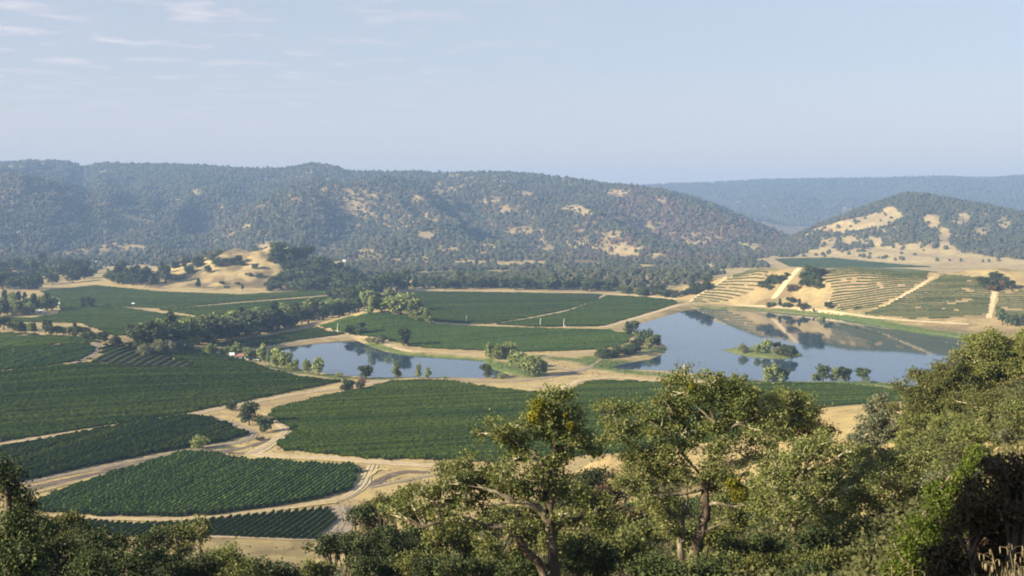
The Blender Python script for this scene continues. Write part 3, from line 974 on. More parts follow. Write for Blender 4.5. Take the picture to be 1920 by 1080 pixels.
# ------------------------------------------------------------------ roads and tracks
def ribbon(name, pts, width, mat_='road', lift=0.3, edge=0.35, dmin=340.0, shift=0.0):
    p = world_poly(pts, dmin, False, 8.0)
    for _ in range(3):
        p[1:-1] = (p[:-2] + 2 * p[1:-1] + p[2:]) / 4
    d = np.concatenate([[0], np.cumsum(np.hypot(*np.diff(p, axis=0).T))])
    s = np.arange(0, d[-1], 2.0)
    x, y = np.interp(s, d, p[:, 0]), np.interp(s, d, p[:, 1])
    if len(s) < 3:
        return
    tx, ty = np.gradient(x), np.gradient(y)
    ln = np.hypot(tx, ty) + 1e-9
    nx, ny = -ty / ln, tx / ln
    V = []
    sd = rng.integers(0, 999)
    for a in (-1, -0.5, 0, 0.5, 1):
        o = shift + a * width / 2 * (1 + edge * (fbm(s / 9, s * 0 + a, int(sd), 3) - 0.5) * 2)
        xx, yy = x + nx * o, y + ny * o
        V.append(np.stack([xx, yy, height(xx.copy(), yy.copy()) + lift - 0.12 * abs(a) + (0.0 if abs(a) != 0.5 else -0.05)], 1))
    V = np.stack(V, 1)
    i = np.arange(len(s) - 1)[:, None] * 5
    j = np.arange(4)[None]
    q = np.stack([i + j, i + j + 1, i + 6 + j, i + 5 + j], -1).reshape(-1, 4)
    return tag(link(name, mesh_np(name, V.reshape(-1, 3), [q], [M[mat_]], smooth=True)), kind='structure')


ROADS = [
    ([(-40, 838), (0, 831), (100, 818), (200, 802), (350, 779), (420, 765), (520, 745), (600, 733), (660, 724), (720, 714), (760, 712)], 6.5, 'road'),
    ([(360, 781), (410, 785), (450, 800), (480, 815), (465, 826), (440, 831), (300, 855), (150, 885), (20, 912)], 4.5, 'track'),
    ([(40, 930), (110, 910), (200, 889), (290, 862), (340, 850)], 2.0, 'road'),
    ([(470, 852), (500, 838), (522, 822), (545, 808), (520, 792), (500, 776)], 6.0, 'road'),
    ([(470, 852), (520, 856), (600, 858), (700, 866), (780, 872), (850, 876)], 7.0, 'road'),
    ([(110, 966), (180, 972), (300, 975), (400, 971), (500, 959), (600, 944), (650, 934), (680, 915), (693, 885), (700, 872)], 4.0, 'road'),
    ([(640, 950), (650, 970), (632, 1000), (600, 1020)], 7.0, 'track'),
    ([(600, 1020), (500, 1014), (380, 1010)], 3.0, 'road'),
    ([(690, 915), (740, 905), (800, 893), (850, 890)], 2.5, 'track'),
    ([(365, 659), (430, 655), (500, 645), (580, 637), (640, 631), (665, 629), (690, 632)], 6.0, 'road'),
    ([(690, 632), (720, 642), (745, 654), (780, 659), (850, 663), (915, 668), (1000, 668), (1060, 665), (1130, 658)], 6.0, 'road'),
    ([(600, 611), (625, 617), (645, 626), (665, 629)], 3.5, 'road'),
    ([(922, 608), (990, 597), (1060, 584), (1110, 567), (1132, 554)], 5.0, 'road'),
    ([(798, 606), (850, 609), (920, 611), (992, 614)], 5.0, 'road'),
    ([(710, 543), (800, 545), (900, 546), (1000, 547), (1100, 549), (1160, 552), (1220, 557), (1270, 562)], 9.0, 'road'),
    ([(1128, 614), (1180, 600), (1230, 585), (1275, 571), (1310, 568)], 8.0, 'road'),
    ([(1300, 568), (1370, 572), (1450, 575), (1540, 582), (1600, 590), (1640, 596), (1730, 603), (1820, 608)], 5.0, 'road'),
    ([(245, 577), (300, 588), (350, 594), (402, 599)], 4.0, 'track'),
    ([(310, 580), (450, 568), (550, 561), (612, 555)], 4.0, 'track'),
    ([(640, 718), (720, 713), (830, 713), (900, 716), (960, 716), (1030, 708), (1080, 697), (1110, 687)], 5.0, 'track'),
    ([(1050, 733), (1066, 724), (1085, 713), (1150, 708), (1240, 715), (1320, 717), (1400, 720), (1500, 719), (1600, 722), (1705, 733)], 4.5, 'road'),
    ([(1020, 683), (1060, 694), (1090, 698), (1120, 680), (1140, 662)], 2.5, 'track'),
    ([(1635, 588), (1680, 562), (1720, 540), (1752, 519)], 4.0, 'road'),
    ([(1864, 541), (1860, 570), (1855, 597)], 5.0, 'road'),
    ([(1284, 569), (1320, 547), (1360, 525), (1402, 504)], 4.0, 'road'),
    ([(1450, 560), (1470, 535), (1490, 512), (1500, 502)], 7.0, 'road'),
    ([(130, 684), (160, 673), (182, 662), (186, 650), (178, 642)], 4.5, 'track'),
    ([(165, 681), (250, 687), (352, 692), (366, 688)], 2.2, 'road'),
    ([(440, 674), (500, 689), (560, 704), (640, 714)], 3.0, 'track'),
    ([(605, 556), (620, 566), (650, 570)], 5.0, 'road'),
]
for p, wd in (([(30, 921), (110, 904), (200, 884), (290, 861), (345, 846)], 5.5), ([(372, 848), (420, 846), (470, 838), (505, 826), (520, 818)], 4.5), ([(700, 912), (730, 890), (770, 884), (800, 886)], 4.0), ([(420, 848), (450, 852), (478, 846)], 3.0)):
    ribbon('ditch', p, wd, 'ditch', 0.22, 0.7)
for p, wd in (([(45, 931), (110, 913), (200, 891), (290, 864), (340, 851)], 1.6), ([(0, 838), (200, 806), (350, 783), (400, 779)], 1.5), ([(480, 858), (600, 862), (680, 868)], 1.6), ([(545, 811), (600, 752), (690, 731)], 0.01), ([(110, 968), (300, 978), (450, 966), (640, 941)], 1.3), ([(690, 897), (705, 880), (722, 876), (735, 884)], 2.2)):
    if wd > 0.1:
        ribbon('grass_verge', p, wd, 'verge', 0.36, 0.7)
for p, wd, mt in ROADS[:8] + ROADS[9:11]:
    for sgn in (-1, 1):
        ribbon('wheel_track', p, 0.40, 'track', 0.36, 0.5, shift=sgn * 0.85)
for p, wd, mt in ROADS:
    ribbon('dirt_road' if mt == 'road' else 'farm_track', p, wd, mt)

# weeds and dry tufts on the open valley floor
d_ = np.sqrt(rng.uniform(325 ** 2, 1000 ** 2, 210000))
u_ = rng.uniform(-0.48, 0.40, len(d_))
wx, wy = u_ * d_, d_
dens = sstep(0.42, 0.70, fbm(wx / 12, wy / 12, 511, 4))
kp = rng.uniform(0, 1, len(wx)) < dens * 0.75
wx, wy = wx[kp], wy[kp]
bad = np.zeros(len(wx), bool)
for q_ in ALLF + [poly, LAKE_A, LAKE_B]:
    bad |= inside(q_, wx, wy)
wx, wy = wx[~bad], wy[~bad]
wz = height(wx.copy(), wy.copy())
s_ = rng.uniform(0.35, 0.9, len(wx))[:, None]
lv, lf = leaf_quads(np.stack([wx, wy, wz + 0.18], 1), s_, 0.4)
lv = lv.reshape(-1, 4, 3)
br = fbm(wx / 30, wy / 30, 521, 3) + rng.normal(0, 0.06, len(wx)) > 0.5
for mm, mt_, lb in ((br, 'brown', 'brown weeds over the open valley ground'), (~br, 'straw', 'golden grass tufts over the open valley ground')):
    q_ = lv[mm].reshape(-1, 3)
    tag(link('weeds' if mt_ == 'brown' else 'grass_tufts', mesh_np('weeds', q_, [np.arange(len(q_)).reshape(-1, 4)], [M[mt_]])), lb, 'weeds', None, 'stuff')

# ------------------------------------------------------------------ valley trees
def crown_clumps(shape, seed):
    """ellipsoid clumps of a unit-high tree: (x,y,z,rx,rz)"""
    r = np.random.default_rng(seed)
    o = []
    if shape == 'oak':          # broad, rounded, uneven
        for k in range(11):
            a = r.uniform(0, 2 * math.pi)
            rad = 0.30 * math.sqrt(r.uniform(0, 1))
            z = r.uniform(0.24, 0.80) - 0.2 * rad
            o.append((rad * math.cos(a) * 1.15, rad * math.sin(a) * 1.15, z, r.uniform(0.17, 0.26), r.uniform(0.14, 0.21)))
    elif shape == 'willow':     # upright sprays, foliage almost to the ground
        for k in range(12):
            a = r.uniform(0, 2 * math.pi)
            rad = 0.22 * math.sqrt(r.uniform(0, 1))
            z = r.uniform(0.18, 0.84)
            o.append((rad * math.cos(a), rad * math.sin(a), z, r.uniform(0.14, 0.22) * (1.15 - 0.4 * z), r.uniform(0.15, 0.22)))
    elif shape == 'tall':
        for k in range(11):
            a = r.uniform(0, 2 * math.pi)
            z = r.uniform(0.22, 0.88)
            rad = 0.17 * math.sqrt(r.uniform(0, 1)) * (1.2 - z)
            o.append((rad * math.cos(a), rad * math.sin(a), z, r.uniform(0.13, 0.19) * (1.2 - 0.6 * z), r.uniform(0.13, 0.18)))
    else:                       # bush
        for k in range(9):
            a = r.uniform(0, 2 * math.pi)
            rad = 0.52 * math.sqrt(r.uniform(0, 1))
            z = r.uniform(0.22, 0.70) - 0.2 * rad
            o.append((rad * math.cos(a), rad * math.sin(a), z, r.uniform(0.22, 0.34), r.uniform(0.20, 0.28)))
    return o


def crown_mesh(name, shape, seed, mat_, n=900, size=0.115):
    r = np.random.default_rng(seed + 500)
    cs = crown_clumps(shape, seed)
    cen = []
    wts = np.array([c[3] * c[3] for c in cs])
    for c, wt in zip(cs, wts / wts.sum()):
        k = int(n * wt) + 8
        d = r.normal(0, 1, (k, 3))
        d /= np.linalg.norm(d, axis=1)[:, None]
        d *= (r.uniform(0.25, 1.0, k) ** 0.45)[:, None] * (1 + 0.18 * r.normal(0, 1, k))[:, None]
        cen.append(np.array(c[:3]) + d * np.array([c[3], c[3], c[4]]))
    cen = np.concatenate(cen)
    cen[:, 2] = np.maximum(cen[:, 2], 0.03)
    V, Q = leaf_quads(cen, size, 0.35, 0.8)
    return mesh_np(name, V, [Q], [M[mat_]]), cs


def trunk_mesh(name, cs, shape, mat_='vbark'):
    b = MB()
    top = 0.45 if shape == 'oak' else 0.6 if shape != 'bush' else 0.3
    w_ = 0.035 if shape != 'bush' else 0.02
    b.tube([(0, 0, -0.06), (0.006, 0, 0.1), (0.015, 0.01, top * 0.6), (0.01, 0.015, top)], [w_ * 1.3, w_, w_ * 0.8, w_ * 0.5], 6)
    for c in cs[:7]:
        z0 = top * 0.55
        b.tube([(0.012, 0.008, z0), (c[0] * 0.5, c[1] * 0.5, z0 + (c[2] - z0) * 0.6), c[:3]], [w_ * 0.55, w_ * 0.35, w_ * 0.15], 5)
    return b.mesh(name, M[mat_])


PROTO = {}
for shape, mt, key, cnt in (('oak', 'v_oak', 'oak', 4), ('willow', 'v_willow', 'willow', 4), ('tall', 'v_willow', 'tall', 2), ('bush', 'v_oak', 'bush', 3), ('bush', 'v_grey', 'grey', 3),
                            ('bush', 'v_brown', 'brown', 2), ('tall', 'v_oak', 'talloak', 2), ('bush', 'v_willow', 'greenbush', 2)):
    PROTO[key] = []
    for k in range(cnt):
        cm, cs = crown_mesh('crown', shape, 11 * k + len(key) * 7 + 3, mt)
        PROTO[key].append((cm, trunk_mesh('trunk', cs, shape)))
KIND = {'oak': ('oak_tree', 'tree'), 'willow': ('willow_tree', 'tree'), 'tall': ('poplar_tree', 'tree'), 'bush': ('dark_bush', 'bush'), 'grey': ('grey_bush', 'bush'), 'brown': ('dry_bush', 'bush'),
        'talloak': ('tall_tree', 'tree'), 'greenbush': ('green_bush', 'bush')}
ORD = 'first second third fourth fifth sixth seventh eighth ninth tenth eleventh twelfth thirteenth fourteenth fifteenth sixteenth seventeenth eighteenth nineteenth twentieth'.split()
_np = [0]


def plant(p, hpx, key, label, group=None, wide=1.0, hm=None, ve=0):
    """a tree or bush standing at world point p, hpx pixels high as seen from the camera"""
    h = hm if hm else hpx / F * p[1] * 1.12
    cm, tm = PROTO[key][(_np[0] * 7 + ve) % len(PROTO[key])]
    _np[0] += 1
    nm, cat = KIND[key]
    lw = label.split(',')[0].split()
    if 'willow' in lw:
        nm, cat = ('willow_bush', 'bush') if 'bush' in lw else ('willow_tree', 'tree')
    elif 'oak' in lw and 'bush' not in lw:
        nm, cat = 'oak_tree', 'tree'
    elif 'bush' in lw and nm.endswith('_tree'):
        nm, cat = 'round_bush', 'bush'
    elif 'tree' in lw and nm not in ('willow_tree', 'poplar_tree'):
        nm, cat = 'broadleaf_tree', 'tree'
    o = bpy.data.objects.new(nm, None)
    C.objects.link(o)
    o.location = p
    o.rotation_euler = (0, 0, random.uniform(0, 6.28))
    o.scale = (h * wide, h * wide, h)
    o.empty_display_size = 0.1
    tag(o, label, cat, group)
    link('crown', cm, o)
    link('trunk', tm, o)
    return o


def plant_px(px, py, hpx, key, label, group=None, wide=1.0):
    p = pick(px, py)[0]
    return plant(p, hpx, key, label, group, wide)


def line_of(pts, n, jx=3.0, jy=1.5, seed=0):
    p = np.array(pts, float)
    d = np.concatenate([[0], np.cumsum(np.hypot(*np.diff(p, axis=0).T))])
    r = np.random.default_rng(seed)
    s = (np.arange(n) + 0.5 + r.uniform(-0.35, 0.35, n)) / n * d[-1]
    return np.stack([np.interp(s, d, p[:, 0]) + r.uniform(-jx, jx, n), np.interp(s, d, p[:, 1]) + r.uniform(-jy, jy, n)], 1)


def area_of(poly, n, seed=0):
    r = np.random.default_rng(seed)
    p = np.array(poly, float)
    o = []
    best = 3.0
    tries = 0
    while len(o) < n and tries < 20000:
        tries += 1
        q = r.uniform(p.min(0), p.max(0))
        if not inside(p, np.array([q[0]]), np.array([q[1]]))[0]:
            continue
        if o and min((q[0] - a[0]) ** 2 + ((q[1] - a[1]) * 2.2) ** 2 for a in o) < best ** 2 * (0.5 + 2 * (tries < 4000)):
            continue
        o.append(q)
    return np.array(o)


def cluster(pts, h, keys, label, group, wide=1.0, hj=0.25, numbered=None, seed=1):
    r = random.Random(seed)
    W_ = pick(pts[:, 0], pts[:, 1])
    for i in range(len(pts)):
        lab = label
        if numbered and i < len(ORD):
            lab = f'{label}, {ORD[i]} {numbered}'
        hh = h(pts[i, 0]) if callable(h) else h
        plant(W_[i], hh * r.uniform(1 - hj, 1 + hj), r.choice(keys), lab, group, wide * r.uniform(0.85, 1.2), ve=r.randint(0, 9))


# creek row from the pond corner to the oak clump
cluster(line_of([(262, 655), (330, 651), (390, 643), (480, 624), (560, 610)], 20, 2, 1.5, 1), lambda x: 44 - (x - 260) * 0.04, ['oak', 'talloak', 'oak'], 'tall dark tree of the creek row', 'creek row trees near the pond', 1.65, 0.15, 'from the pale willows', 1)
cluster(line_of([(560, 609), (620, 598), (690, 580), (735, 572)], 13, 3, 2, 2), lambda x: 28 - (x - 560) * 0.03, ['oak', 'talloak'], 'creek row tree behind the rounded vineyard rise', 'creek row trees behind the rise', 1.4, 0.15, 'going away from the pond', 2)
cluster(line_of([(270, 643), (340, 634), (420, 622), (500, 606), (590, 592), (660, 578)], 20, 3, 2, 3), lambda x: 42 - (x - 270) * 0.045, ['willow', 'talloak', 'willow'], 'light topped tree in the back line of the creek row', 'light topped creek row trees', 1.5, 0.2, 'from the pale willows', 3)
cluster(line_of([(268, 662), (300, 660), (330, 658), (352, 652)], 7, 4, 4, 4), 27, ['grey', 'willow', 'greenbush'], 'pale yellowish willow bush at the start of the creek row', 'pale willows at the start of the creek row', 1.0, 0.2, 'going along the row', 4)
cluster(line_of([(376, 664), (400, 668)], 3, 3, 2, 41), 18, ['willow'], 'small light willow by the levee corner', 'small willows by the levee corner', 1.0, 0.2, 'from the knoll', 41)
plant_px(254, 645, 38, 'oak', 'big dark round tree at the start of the creek row', None, 1.0)
plant_px(218, 650, 22, 'oak', 'dark bushy tree just below the big dark one at the start of the creek row', None, 1.2)
# light green willows past the rise
cluster(np.array([(697, 588), (715, 585), (735, 588), (752, 590), (770, 597), (786, 602), (800, 606)], float), 30, ['willow', 'willow', 'tall'], 'light green willow in the bright clump beside the rounded rise', 'bright willows beside the rounded rise', 1.3, 0.2, 'going downhill', 5)
cluster(np.array([(690, 578), (710, 574), (728, 576), (745, 579), (762, 584), (778, 592)], float), 30, ['willow', 'willow'], 'taller light willow in the back of the bright clump by the rise', 'back willows of the bright clump', 1.3, 0.2, 'going downhill', 6)
# dark oak clump at the bend of the creek
cluster(line_of([(622, 566), (650, 572), (690, 573)], 7, 4, 2, 7), 32, ['oak'], 'big front oak of the creek bend clump', 'front oaks of the creek bend clump', 1.3, 0.2, 'going along the clump', 7)
cluster(area_of([(615, 556), (640, 540), (700, 535), (760, 535), (775, 548), (720, 560), (640, 562)], 22, 8), 26, ['oak', 'oak', 'talloak'], 'dark oak packed in the wood at the creek bend', 'oaks packed at the creek bend', 1.3, 0.25, None, 8)
# knoll
cluster(area_of([(492, 482), (520, 476), (560, 479), (600, 492), (640, 512), (655, 540), (600, 546), (520, 548), (500, 540), (560, 520), (520, 505)], 58, 9), 21, ['oak', 'oak', 'bush'], 'dark oak on the shaded wooded flank of the dry knoll', 'oaks on the shaded flank of the knoll', 1.3, 0.25, None, 9)
cluster(area_of([(180, 530), (230, 518), (300, 520), (330, 530), (280, 541), (200, 534)], 22, 10), 25, ['oak', 'talloak'], 'dark tree in the belt at the low end of the dry knoll', 'tree belt at the low end of the knoll', 1.2, 0.25, None, 10)
cluster(area_of([(290, 520), (330, 500), (400, 488), (440, 490), (470, 500), (420, 500), (370, 520), (340, 535)], 22, 11), 13, ['oak', 'bush', 'oak'], 'scattered small oak on the golden slope of the dry knoll', 'scattered oaks on the golden knoll slope', 1.2, 0.3, None, 11)
for q, (px, py, h, k, lab) in enumerate([(478, 505, 11, 'oak', 'lone round oak below the knoll top'), (468, 518, 9, 'bush', 'low bush halfway down the bare knoll slope'), (487, 520, 9, 'bush', 'spreading low bush beside the wooded flank of the knoll'),
                                         (455, 545, 10, 'talloak', 'tiny upright tree at the foot of the bare knoll slope'), (446, 534, 7, 'bush', 'little shrub near the foot of the bare knoll slope'), (425, 541, 6, 'bush', 'flat dark shrub on the lower knoll slope'),
                                         (372, 540, 16, 'talloak', 'dark slim tree at the field edge under the knoll'), (415, 533, 8, 'bush', 'dark shrub midway along the foot of the knoll'),
                                         (561, 528, 10, 'brown', 'rusty brown bush among the dark oaks of the knoll'), (585, 541, 6, 'brown', 'low rusty bush at the field edge under the wooded flank'),
                                         (522, 545, 13, 'oak', 'oak at the corner of the field under the knoll'), (506, 546, 13, 'oak', 'oak next to the field corner tree under the knoll')]):
    plant_px(px, py, h, k, lab, None, 1.2)
# far west flats
cluster(area_of([(-20, 515), (60, 500), (120, 500), (175, 512), (178, 527), (120, 532), (60, 540), (-20, 545)], 44, 12), 22, ['oak', 'oak', 'talloak'], 'dark tree of the broad wood at the edge of the flat vineyards', 'trees of the broad wood by the flat vineyards', 1.25, 0.25, None, 12)
plant_px(95, 524, 18, 'willow', 'bright green tree against the dark broad wood', None, 1.5)
plant_px(106, 527, 16, 'willow', 'second bright green tree against the dark broad wood', None, 1.5)
plant_px(70, 542, 24, 'oak', 'large dark oak standing over the bare patch by the flat vineyard', None, 1.4)
plant_px(55, 543, 20, 'oak', 'smaller oak beside the large one over the bare patch', None, 1.3)
cluster(line_of([(-15, 592), (30, 590), (70, 586), (102, 580)], 11, 4, 2, 13), 27, ['oak', 'talloak', 'willow'], 'tree of the short grove amid the flat vineyards', 'short grove in the flat vineyards', 1.2, 0.2, 'from its dense end', 13)
cluster(line_of([(-10, 572), (20, 568), (50, 566)], 5, 4, 2, 14), 18, ['oak', 'talloak', 'willow'], 'tree behind the short grove in the flat vineyards', 'trees behind the short grove', 1.2, 0.2, 'from its dense end', 14)
plant_px(160, 578, 22, 'oak', 'lone dark tree between the flat vineyards', None, 0.85)
plant_px(170, 578, 22, 'oak', 'twin dark tree touching the lone one between the flat vineyards', None, 0.75)
cluster(line_of([(2, 618), (40, 622), (90, 626), (150, 632), (205, 642)], 17, 4, 2, 15), 19, ['oak', 'willow', 'bush', 'talloak'], 'bushy tree of the hedge line behind the knoll vineyards', 'hedge line behind the knoll vineyards', 1.25, 0.3, 'going towards the creek', 15)
# wooded band behind the flat vineyards
cluster(line_of([(775, 541), (840, 541), (920, 541), (1000, 542), (1080, 543), (1160, 545)], 34, 4, 2, 16), 22, ['oak', 'talloak', 'oak'], 'tree along the front edge of the long wooded band', 'front trees of the long wooded band', 1.15, 0.2, None, 16)
cluster(line_of([(1165, 549), (1200, 553), (1240, 556), (1290, 553)], 11, 5, 3, 17), 18, ['oak', 'bush'], 'round oak at the thin end of the wooded band', 'oaks at the thin end of the wooded band', 1.2, 0.3, 'going towards the lake', 17)
cluster(area_of([(1285, 535), (1330, 525), (1330, 545), (1300, 555)], 8, 18), 14, ['oak', 'bush'], 'small oak on the bare end of the terraced hill', 'small oaks on the bare end of the terraced hill', 1.2, 0.3, 'counting along the slope', 18)
# clumps on the terraced hill
cluster(area_of([(1424, 545), (1430, 530), (1460, 516), (1478, 512), (1474, 522), (1440, 545)], 11, 19), 12, ['oak', 'bush'], 'dark oak in the narrow clump between the terraces', 'narrow oak clump between the terraces', 1.05, 0.35, 'going uphill', 19)
cluster(area_of([(1500, 512), (1540, 510), (1552, 530), (1545, 552), (1515, 556), (1505, 535)], 14, 20), 14, ['oak', 'oak', 'bush'], 'dark oak in the broad clump above the lake shore', 'broad oak clump above the lake shore', 1.05, 0.35, 'counting across the clump', 20)
plant_px(1490, 545, 14, 'brown', 'rust brown bush beside the broad oak clump', None, 1.2)
plant_px(1483, 548, 12, 'oak', 'small oak next to the rust brown bush', None, 1.2)
plant_px(1485, 567, 13, 'bush', 'bush just above the lakeside road under the broad clump', None, 1.1)
cluster(line_of([(1432, 574), (1450, 576), (1468, 575), (1500, 578), (1530, 584)], 9, 4, 2, 21), 11, ['bush', 'oak', 'talloak'], 'small tree or bush along the far lake shore road', 'small trees along the far shore road', 1.1, 0.35, 'from the dam end', 21)
plant_px(1540, 597, 17, 'willow', 'green willow at the water below the terraces', None, 1.3)
plant_px(1552, 580, 14, 'oak', 'oak at the corner of the terraced vineyard above the shore', None, 1.2)
plant_px(1608, 580, 7, 'bush', 'lone round bush on the pale strip below the terraces', None, 1.2)
cluster(area_of([(1840, 530), (1860, 522), (1890, 524), (1905, 538), (1895, 547), (1850, 545)], 9, 22), 15, ['oak', 'oak', 'bush'], 'dark oak of the clump on the bare rise', 'oak clump on the bare rise', 1.3, 0.25, 'counting around the clump', 22)
for px, py in ((1868, 540), (1880, 537), (1858, 546)):
    plant_px(px, py, 13, 'brown', {1868: 'rusty bush in the middle of the oak clump on the bare rise', 1880: 'rusty bush at the far side of the clump on the bare rise', 1858: 'rusty bush at the farm track side of the bare rise'}[px], None, 1.3)
cluster(line_of([(1876, 610), (1896, 612), (1930, 610)], 6, 3, 2, 23), 22, ['oak', 'talloak'], 'dark tree of the thicket by the farm track below the terraces', 'thicket by the farm track below the terraces', 1.2, 0.2, 'from the track', 23)
# pond: far bank
for px, py, h, k, wd, lab in [(655, 628, 18, 'oak', 1.2, 'left of the two dark oaks at the pond corner'.replace('left of the two', 'smaller of the two')), (676, 627, 26, 'oak', 0.95, 'taller of the two dark oaks at the pond corner'),
                              (758, 649, 33, 'oak', 0.85, 'big round dark oak on the far bank of the pond'), (718, 641, 15, 'oak', 1.1, 'small dark tree at the end of the pale thicket by the pond'),
                              (692, 640, 12, 'grey', 1.0, 'pale dry bush nearest the two oaks at the pond corner'), (702, 642, 13, 'grey', 1.0, 'pale dry bush in the middle of the pond corner thicket'), (711, 644, 13, 'grey', 1.0, 'pale dry bush at the big oak end of the pond corner thicket'),
                              # pond: near bank willows
                              (385, 663, 13, 'talloak', 1.0, 'slim dark tree at the start of the pond side row'), (404, 665, 18, 'tall', 1.1, 'slim pale willow second in the pond side row'), (420, 668, 17, 'willow', 1.1, 'rounded pale willow third in the pond side row'),
                              (431, 669, 21, 'willow', 1.0, 'light willow just behind the red roofed shed'), (445, 669, 26, 'willow', 1.1, 'tall light willow beside the red roofed shed'), (464, 675, 22, 'willow', 1.1, 'green willow next after the shed along the pond'),
                              (476, 676, 20, 'oak', 0.9, 'darker tree after the shed along the pond'), (490, 677, 32, 'willow', 0.95, 'tall willow at the corner of open water'), (504, 680, 20, 'willow', 0.8, 'thin willow against the open pond water'),
                              (519, 691, 36, 'willow', 0.95, 'tall bright willow first of the waterside pair'), (535, 693, 35, 'willow', 0.95, 'tall bright willow second of the waterside pair'), (553, 695, 22, 'willow', 1.2, 'short round willow between the tall pair and the far pair'),
                              (577, 698, 24, 'willow', 1.2, 'round willow leaning over the water near the end of the pond side row'), (597, 703, 31, 'willow', 1.05, 'yellow green willow at the end of the pond side row'), (636, 707, 10, 'greenbush', 0.9, 'small green bush alone on the near pond bank'),
                              (686, 710, 25, 'oak', 1.25, 'dark round tree on the pond bank above the dirt road'), (679, 727, 23, 'brown', 0.75, 'brown half bare bush below the dark round pond bank tree'), (674, 729, 14, 'bush', 0.8, 'low green bush under the brown one by the pond road'),
                              (652, 735, 26, 'oak', 1.05, 'dark oak at the edge of the long dirt road'), (743, 709, 28, 'tall', 1.1, 'bright green upright tree on the near pond bank'), (785, 709, 24, 'tall', 1.0, 'forked bright tree on the near pond bank'),
                              (803, 710, 20, 'tall', 1.1, 'small bright oval tree next to the forked one'), (833, 710, 7, 'greenbush', 0.8, 'tiny green bush at the pond edge'), (913, 709, 26, 'oak', 0.9, 'dark green tree at the narrow end of the pond'),
                              (941, 710, 12, 'greenbush', 0.8, 'small dark green bush at the shallow end of the pond')]:
    plant_px(px, py, h, k, lab, None, wd)
cluster(np.array([(921, 671), (935, 674), (948, 672), (960, 670)], float), 29, ['willow'], 'tall pale green willow of the grove between pond and lake', 'upper willows between pond and lake', 1.1, 0.1, 'from the pond', 24)
cluster(np.array([(962, 688), (974, 690), (985, 696)], float), 30, ['willow'], 'yellowish willow in the middle of the grove between pond and lake', 'middle willows between pond and lake', 1.15, 0.1, 'from the pond', 25)
cluster(np.array([(992, 704), (1004, 706), (1012, 702)], float), 38, ['willow', 'greenbush'], 'big low willow of the grove between pond and lake', 'lower willows between pond and lake', 0.95, 0.1, 'from the pond', 26)
# lake: peninsula
for px, py, h, k, wd, lab in [(1184, 630, 28, 'oak', 0.95, 'dark green tree standing clear at the neck of the lake spit'), (1210, 647, 34, 'oak', 0.9, 'tallest round tree near the tip of the lake spit'), (1227, 652, 25, 'oak', 1.0, 'dark round tree at the tip of the lake spit'),
                              (1218, 654, 22, 'willow', 1.0, 'paler tree in front of the tip of the lake spit'), (1198, 652, 20, 'oak', 1.1, 'low dark tree behind the spit thicket'),
                              # island
                              (1395, 660, 21, 'grey', 0.75, 'brownish bush at the grassy end of the island'), (1420, 662, 16, 'willow', 1.3, 'low green bush in the middle of the island'), (1438, 661, 25, 'willow', 1.2, 'tallest green tree in the middle of the island'),
                              (1456, 665, 18, 'grey', 0.9, 'dry bush between the two dark trees of the island'), (1470, 667, 24, 'oak', 1.0, 'dark rounded tree at the end of the island'), (1485, 668, 24, 'oak', 1.0, 'outermost dark rounded tree at the end of the island'),
                              (1458, 660, 20, 'oak', 1.0, 'dark tree at the back of the island'),
                              # near shore
                              (1355, 716, 17, 'willow', 1.3, 'low willow seen over the tall oak crown on the near shore'), (1375, 717, 18, 'willow', 1.3, 'second low willow seen over the oak crown on the near shore'), (1396, 717, 15, 'oak', 0.8, 'small dark bush on the near lake shore'),
                              (1440, 716, 28, 'willow', 1.0, 'spreading grey green willow on the near lake shore'), (1456, 716, 35, 'willow', 1.0, 'tallest stem of the spreading willow clump on the near lake shore'), (1470, 715, 27, 'oak', 0.9, 'darker side of the spreading willow clump on the near shore'),
                              (1525, 715, 14, 'tall', 1.2, 'tiny upright tree alone on the near lake shore'), (1543, 714, 34, 'oak', 0.8, 'first of the four shore trees standing close together'), (1567, 714, 28, 'willow', 1.0, 'paler second tree of the four shore trees'),
                              (1584, 714, 31, 'oak', 0.95, 'dark third tree of the four shore trees'), (1617, 717, 28, 'oak', 1.05, 'last round tree of the four shore trees')]:
    plant_px(px, py, h, k, lab, None, wd)
cluster(line_of([(1130, 671), (1150, 669), (1175, 664), (1200, 660)], 8, 2, 1, 27), 21, ['oak', 'bush'], 'dark bush of the dense thicket along the lake spit', 'dense thicket along the lake spit', 1.1, 0.2, 'from the land end', 27)
# between the near vineyards
for px, py, h, k, wd, lab in [(435, 770, 22, 'oak', 1.0, 'small half shaded tree where the long dirt road forks'), (467, 797, 42, 'oak', 0.85, 'taller of the two dark oaks at the road junction'), (497, 810, 35, 'oak', 0.95, 'lower spreading oak at the road junction'),
                              (488, 826, 8, 'bush', 1.4, 'low dark scrub in the ditch at the road junction'), (372, 843, 29, 'greenbush', 0.85, 'bright green round bush between two vineyards beside the track')]:
    plant_px(px, py, h, k, lab, None, wd)

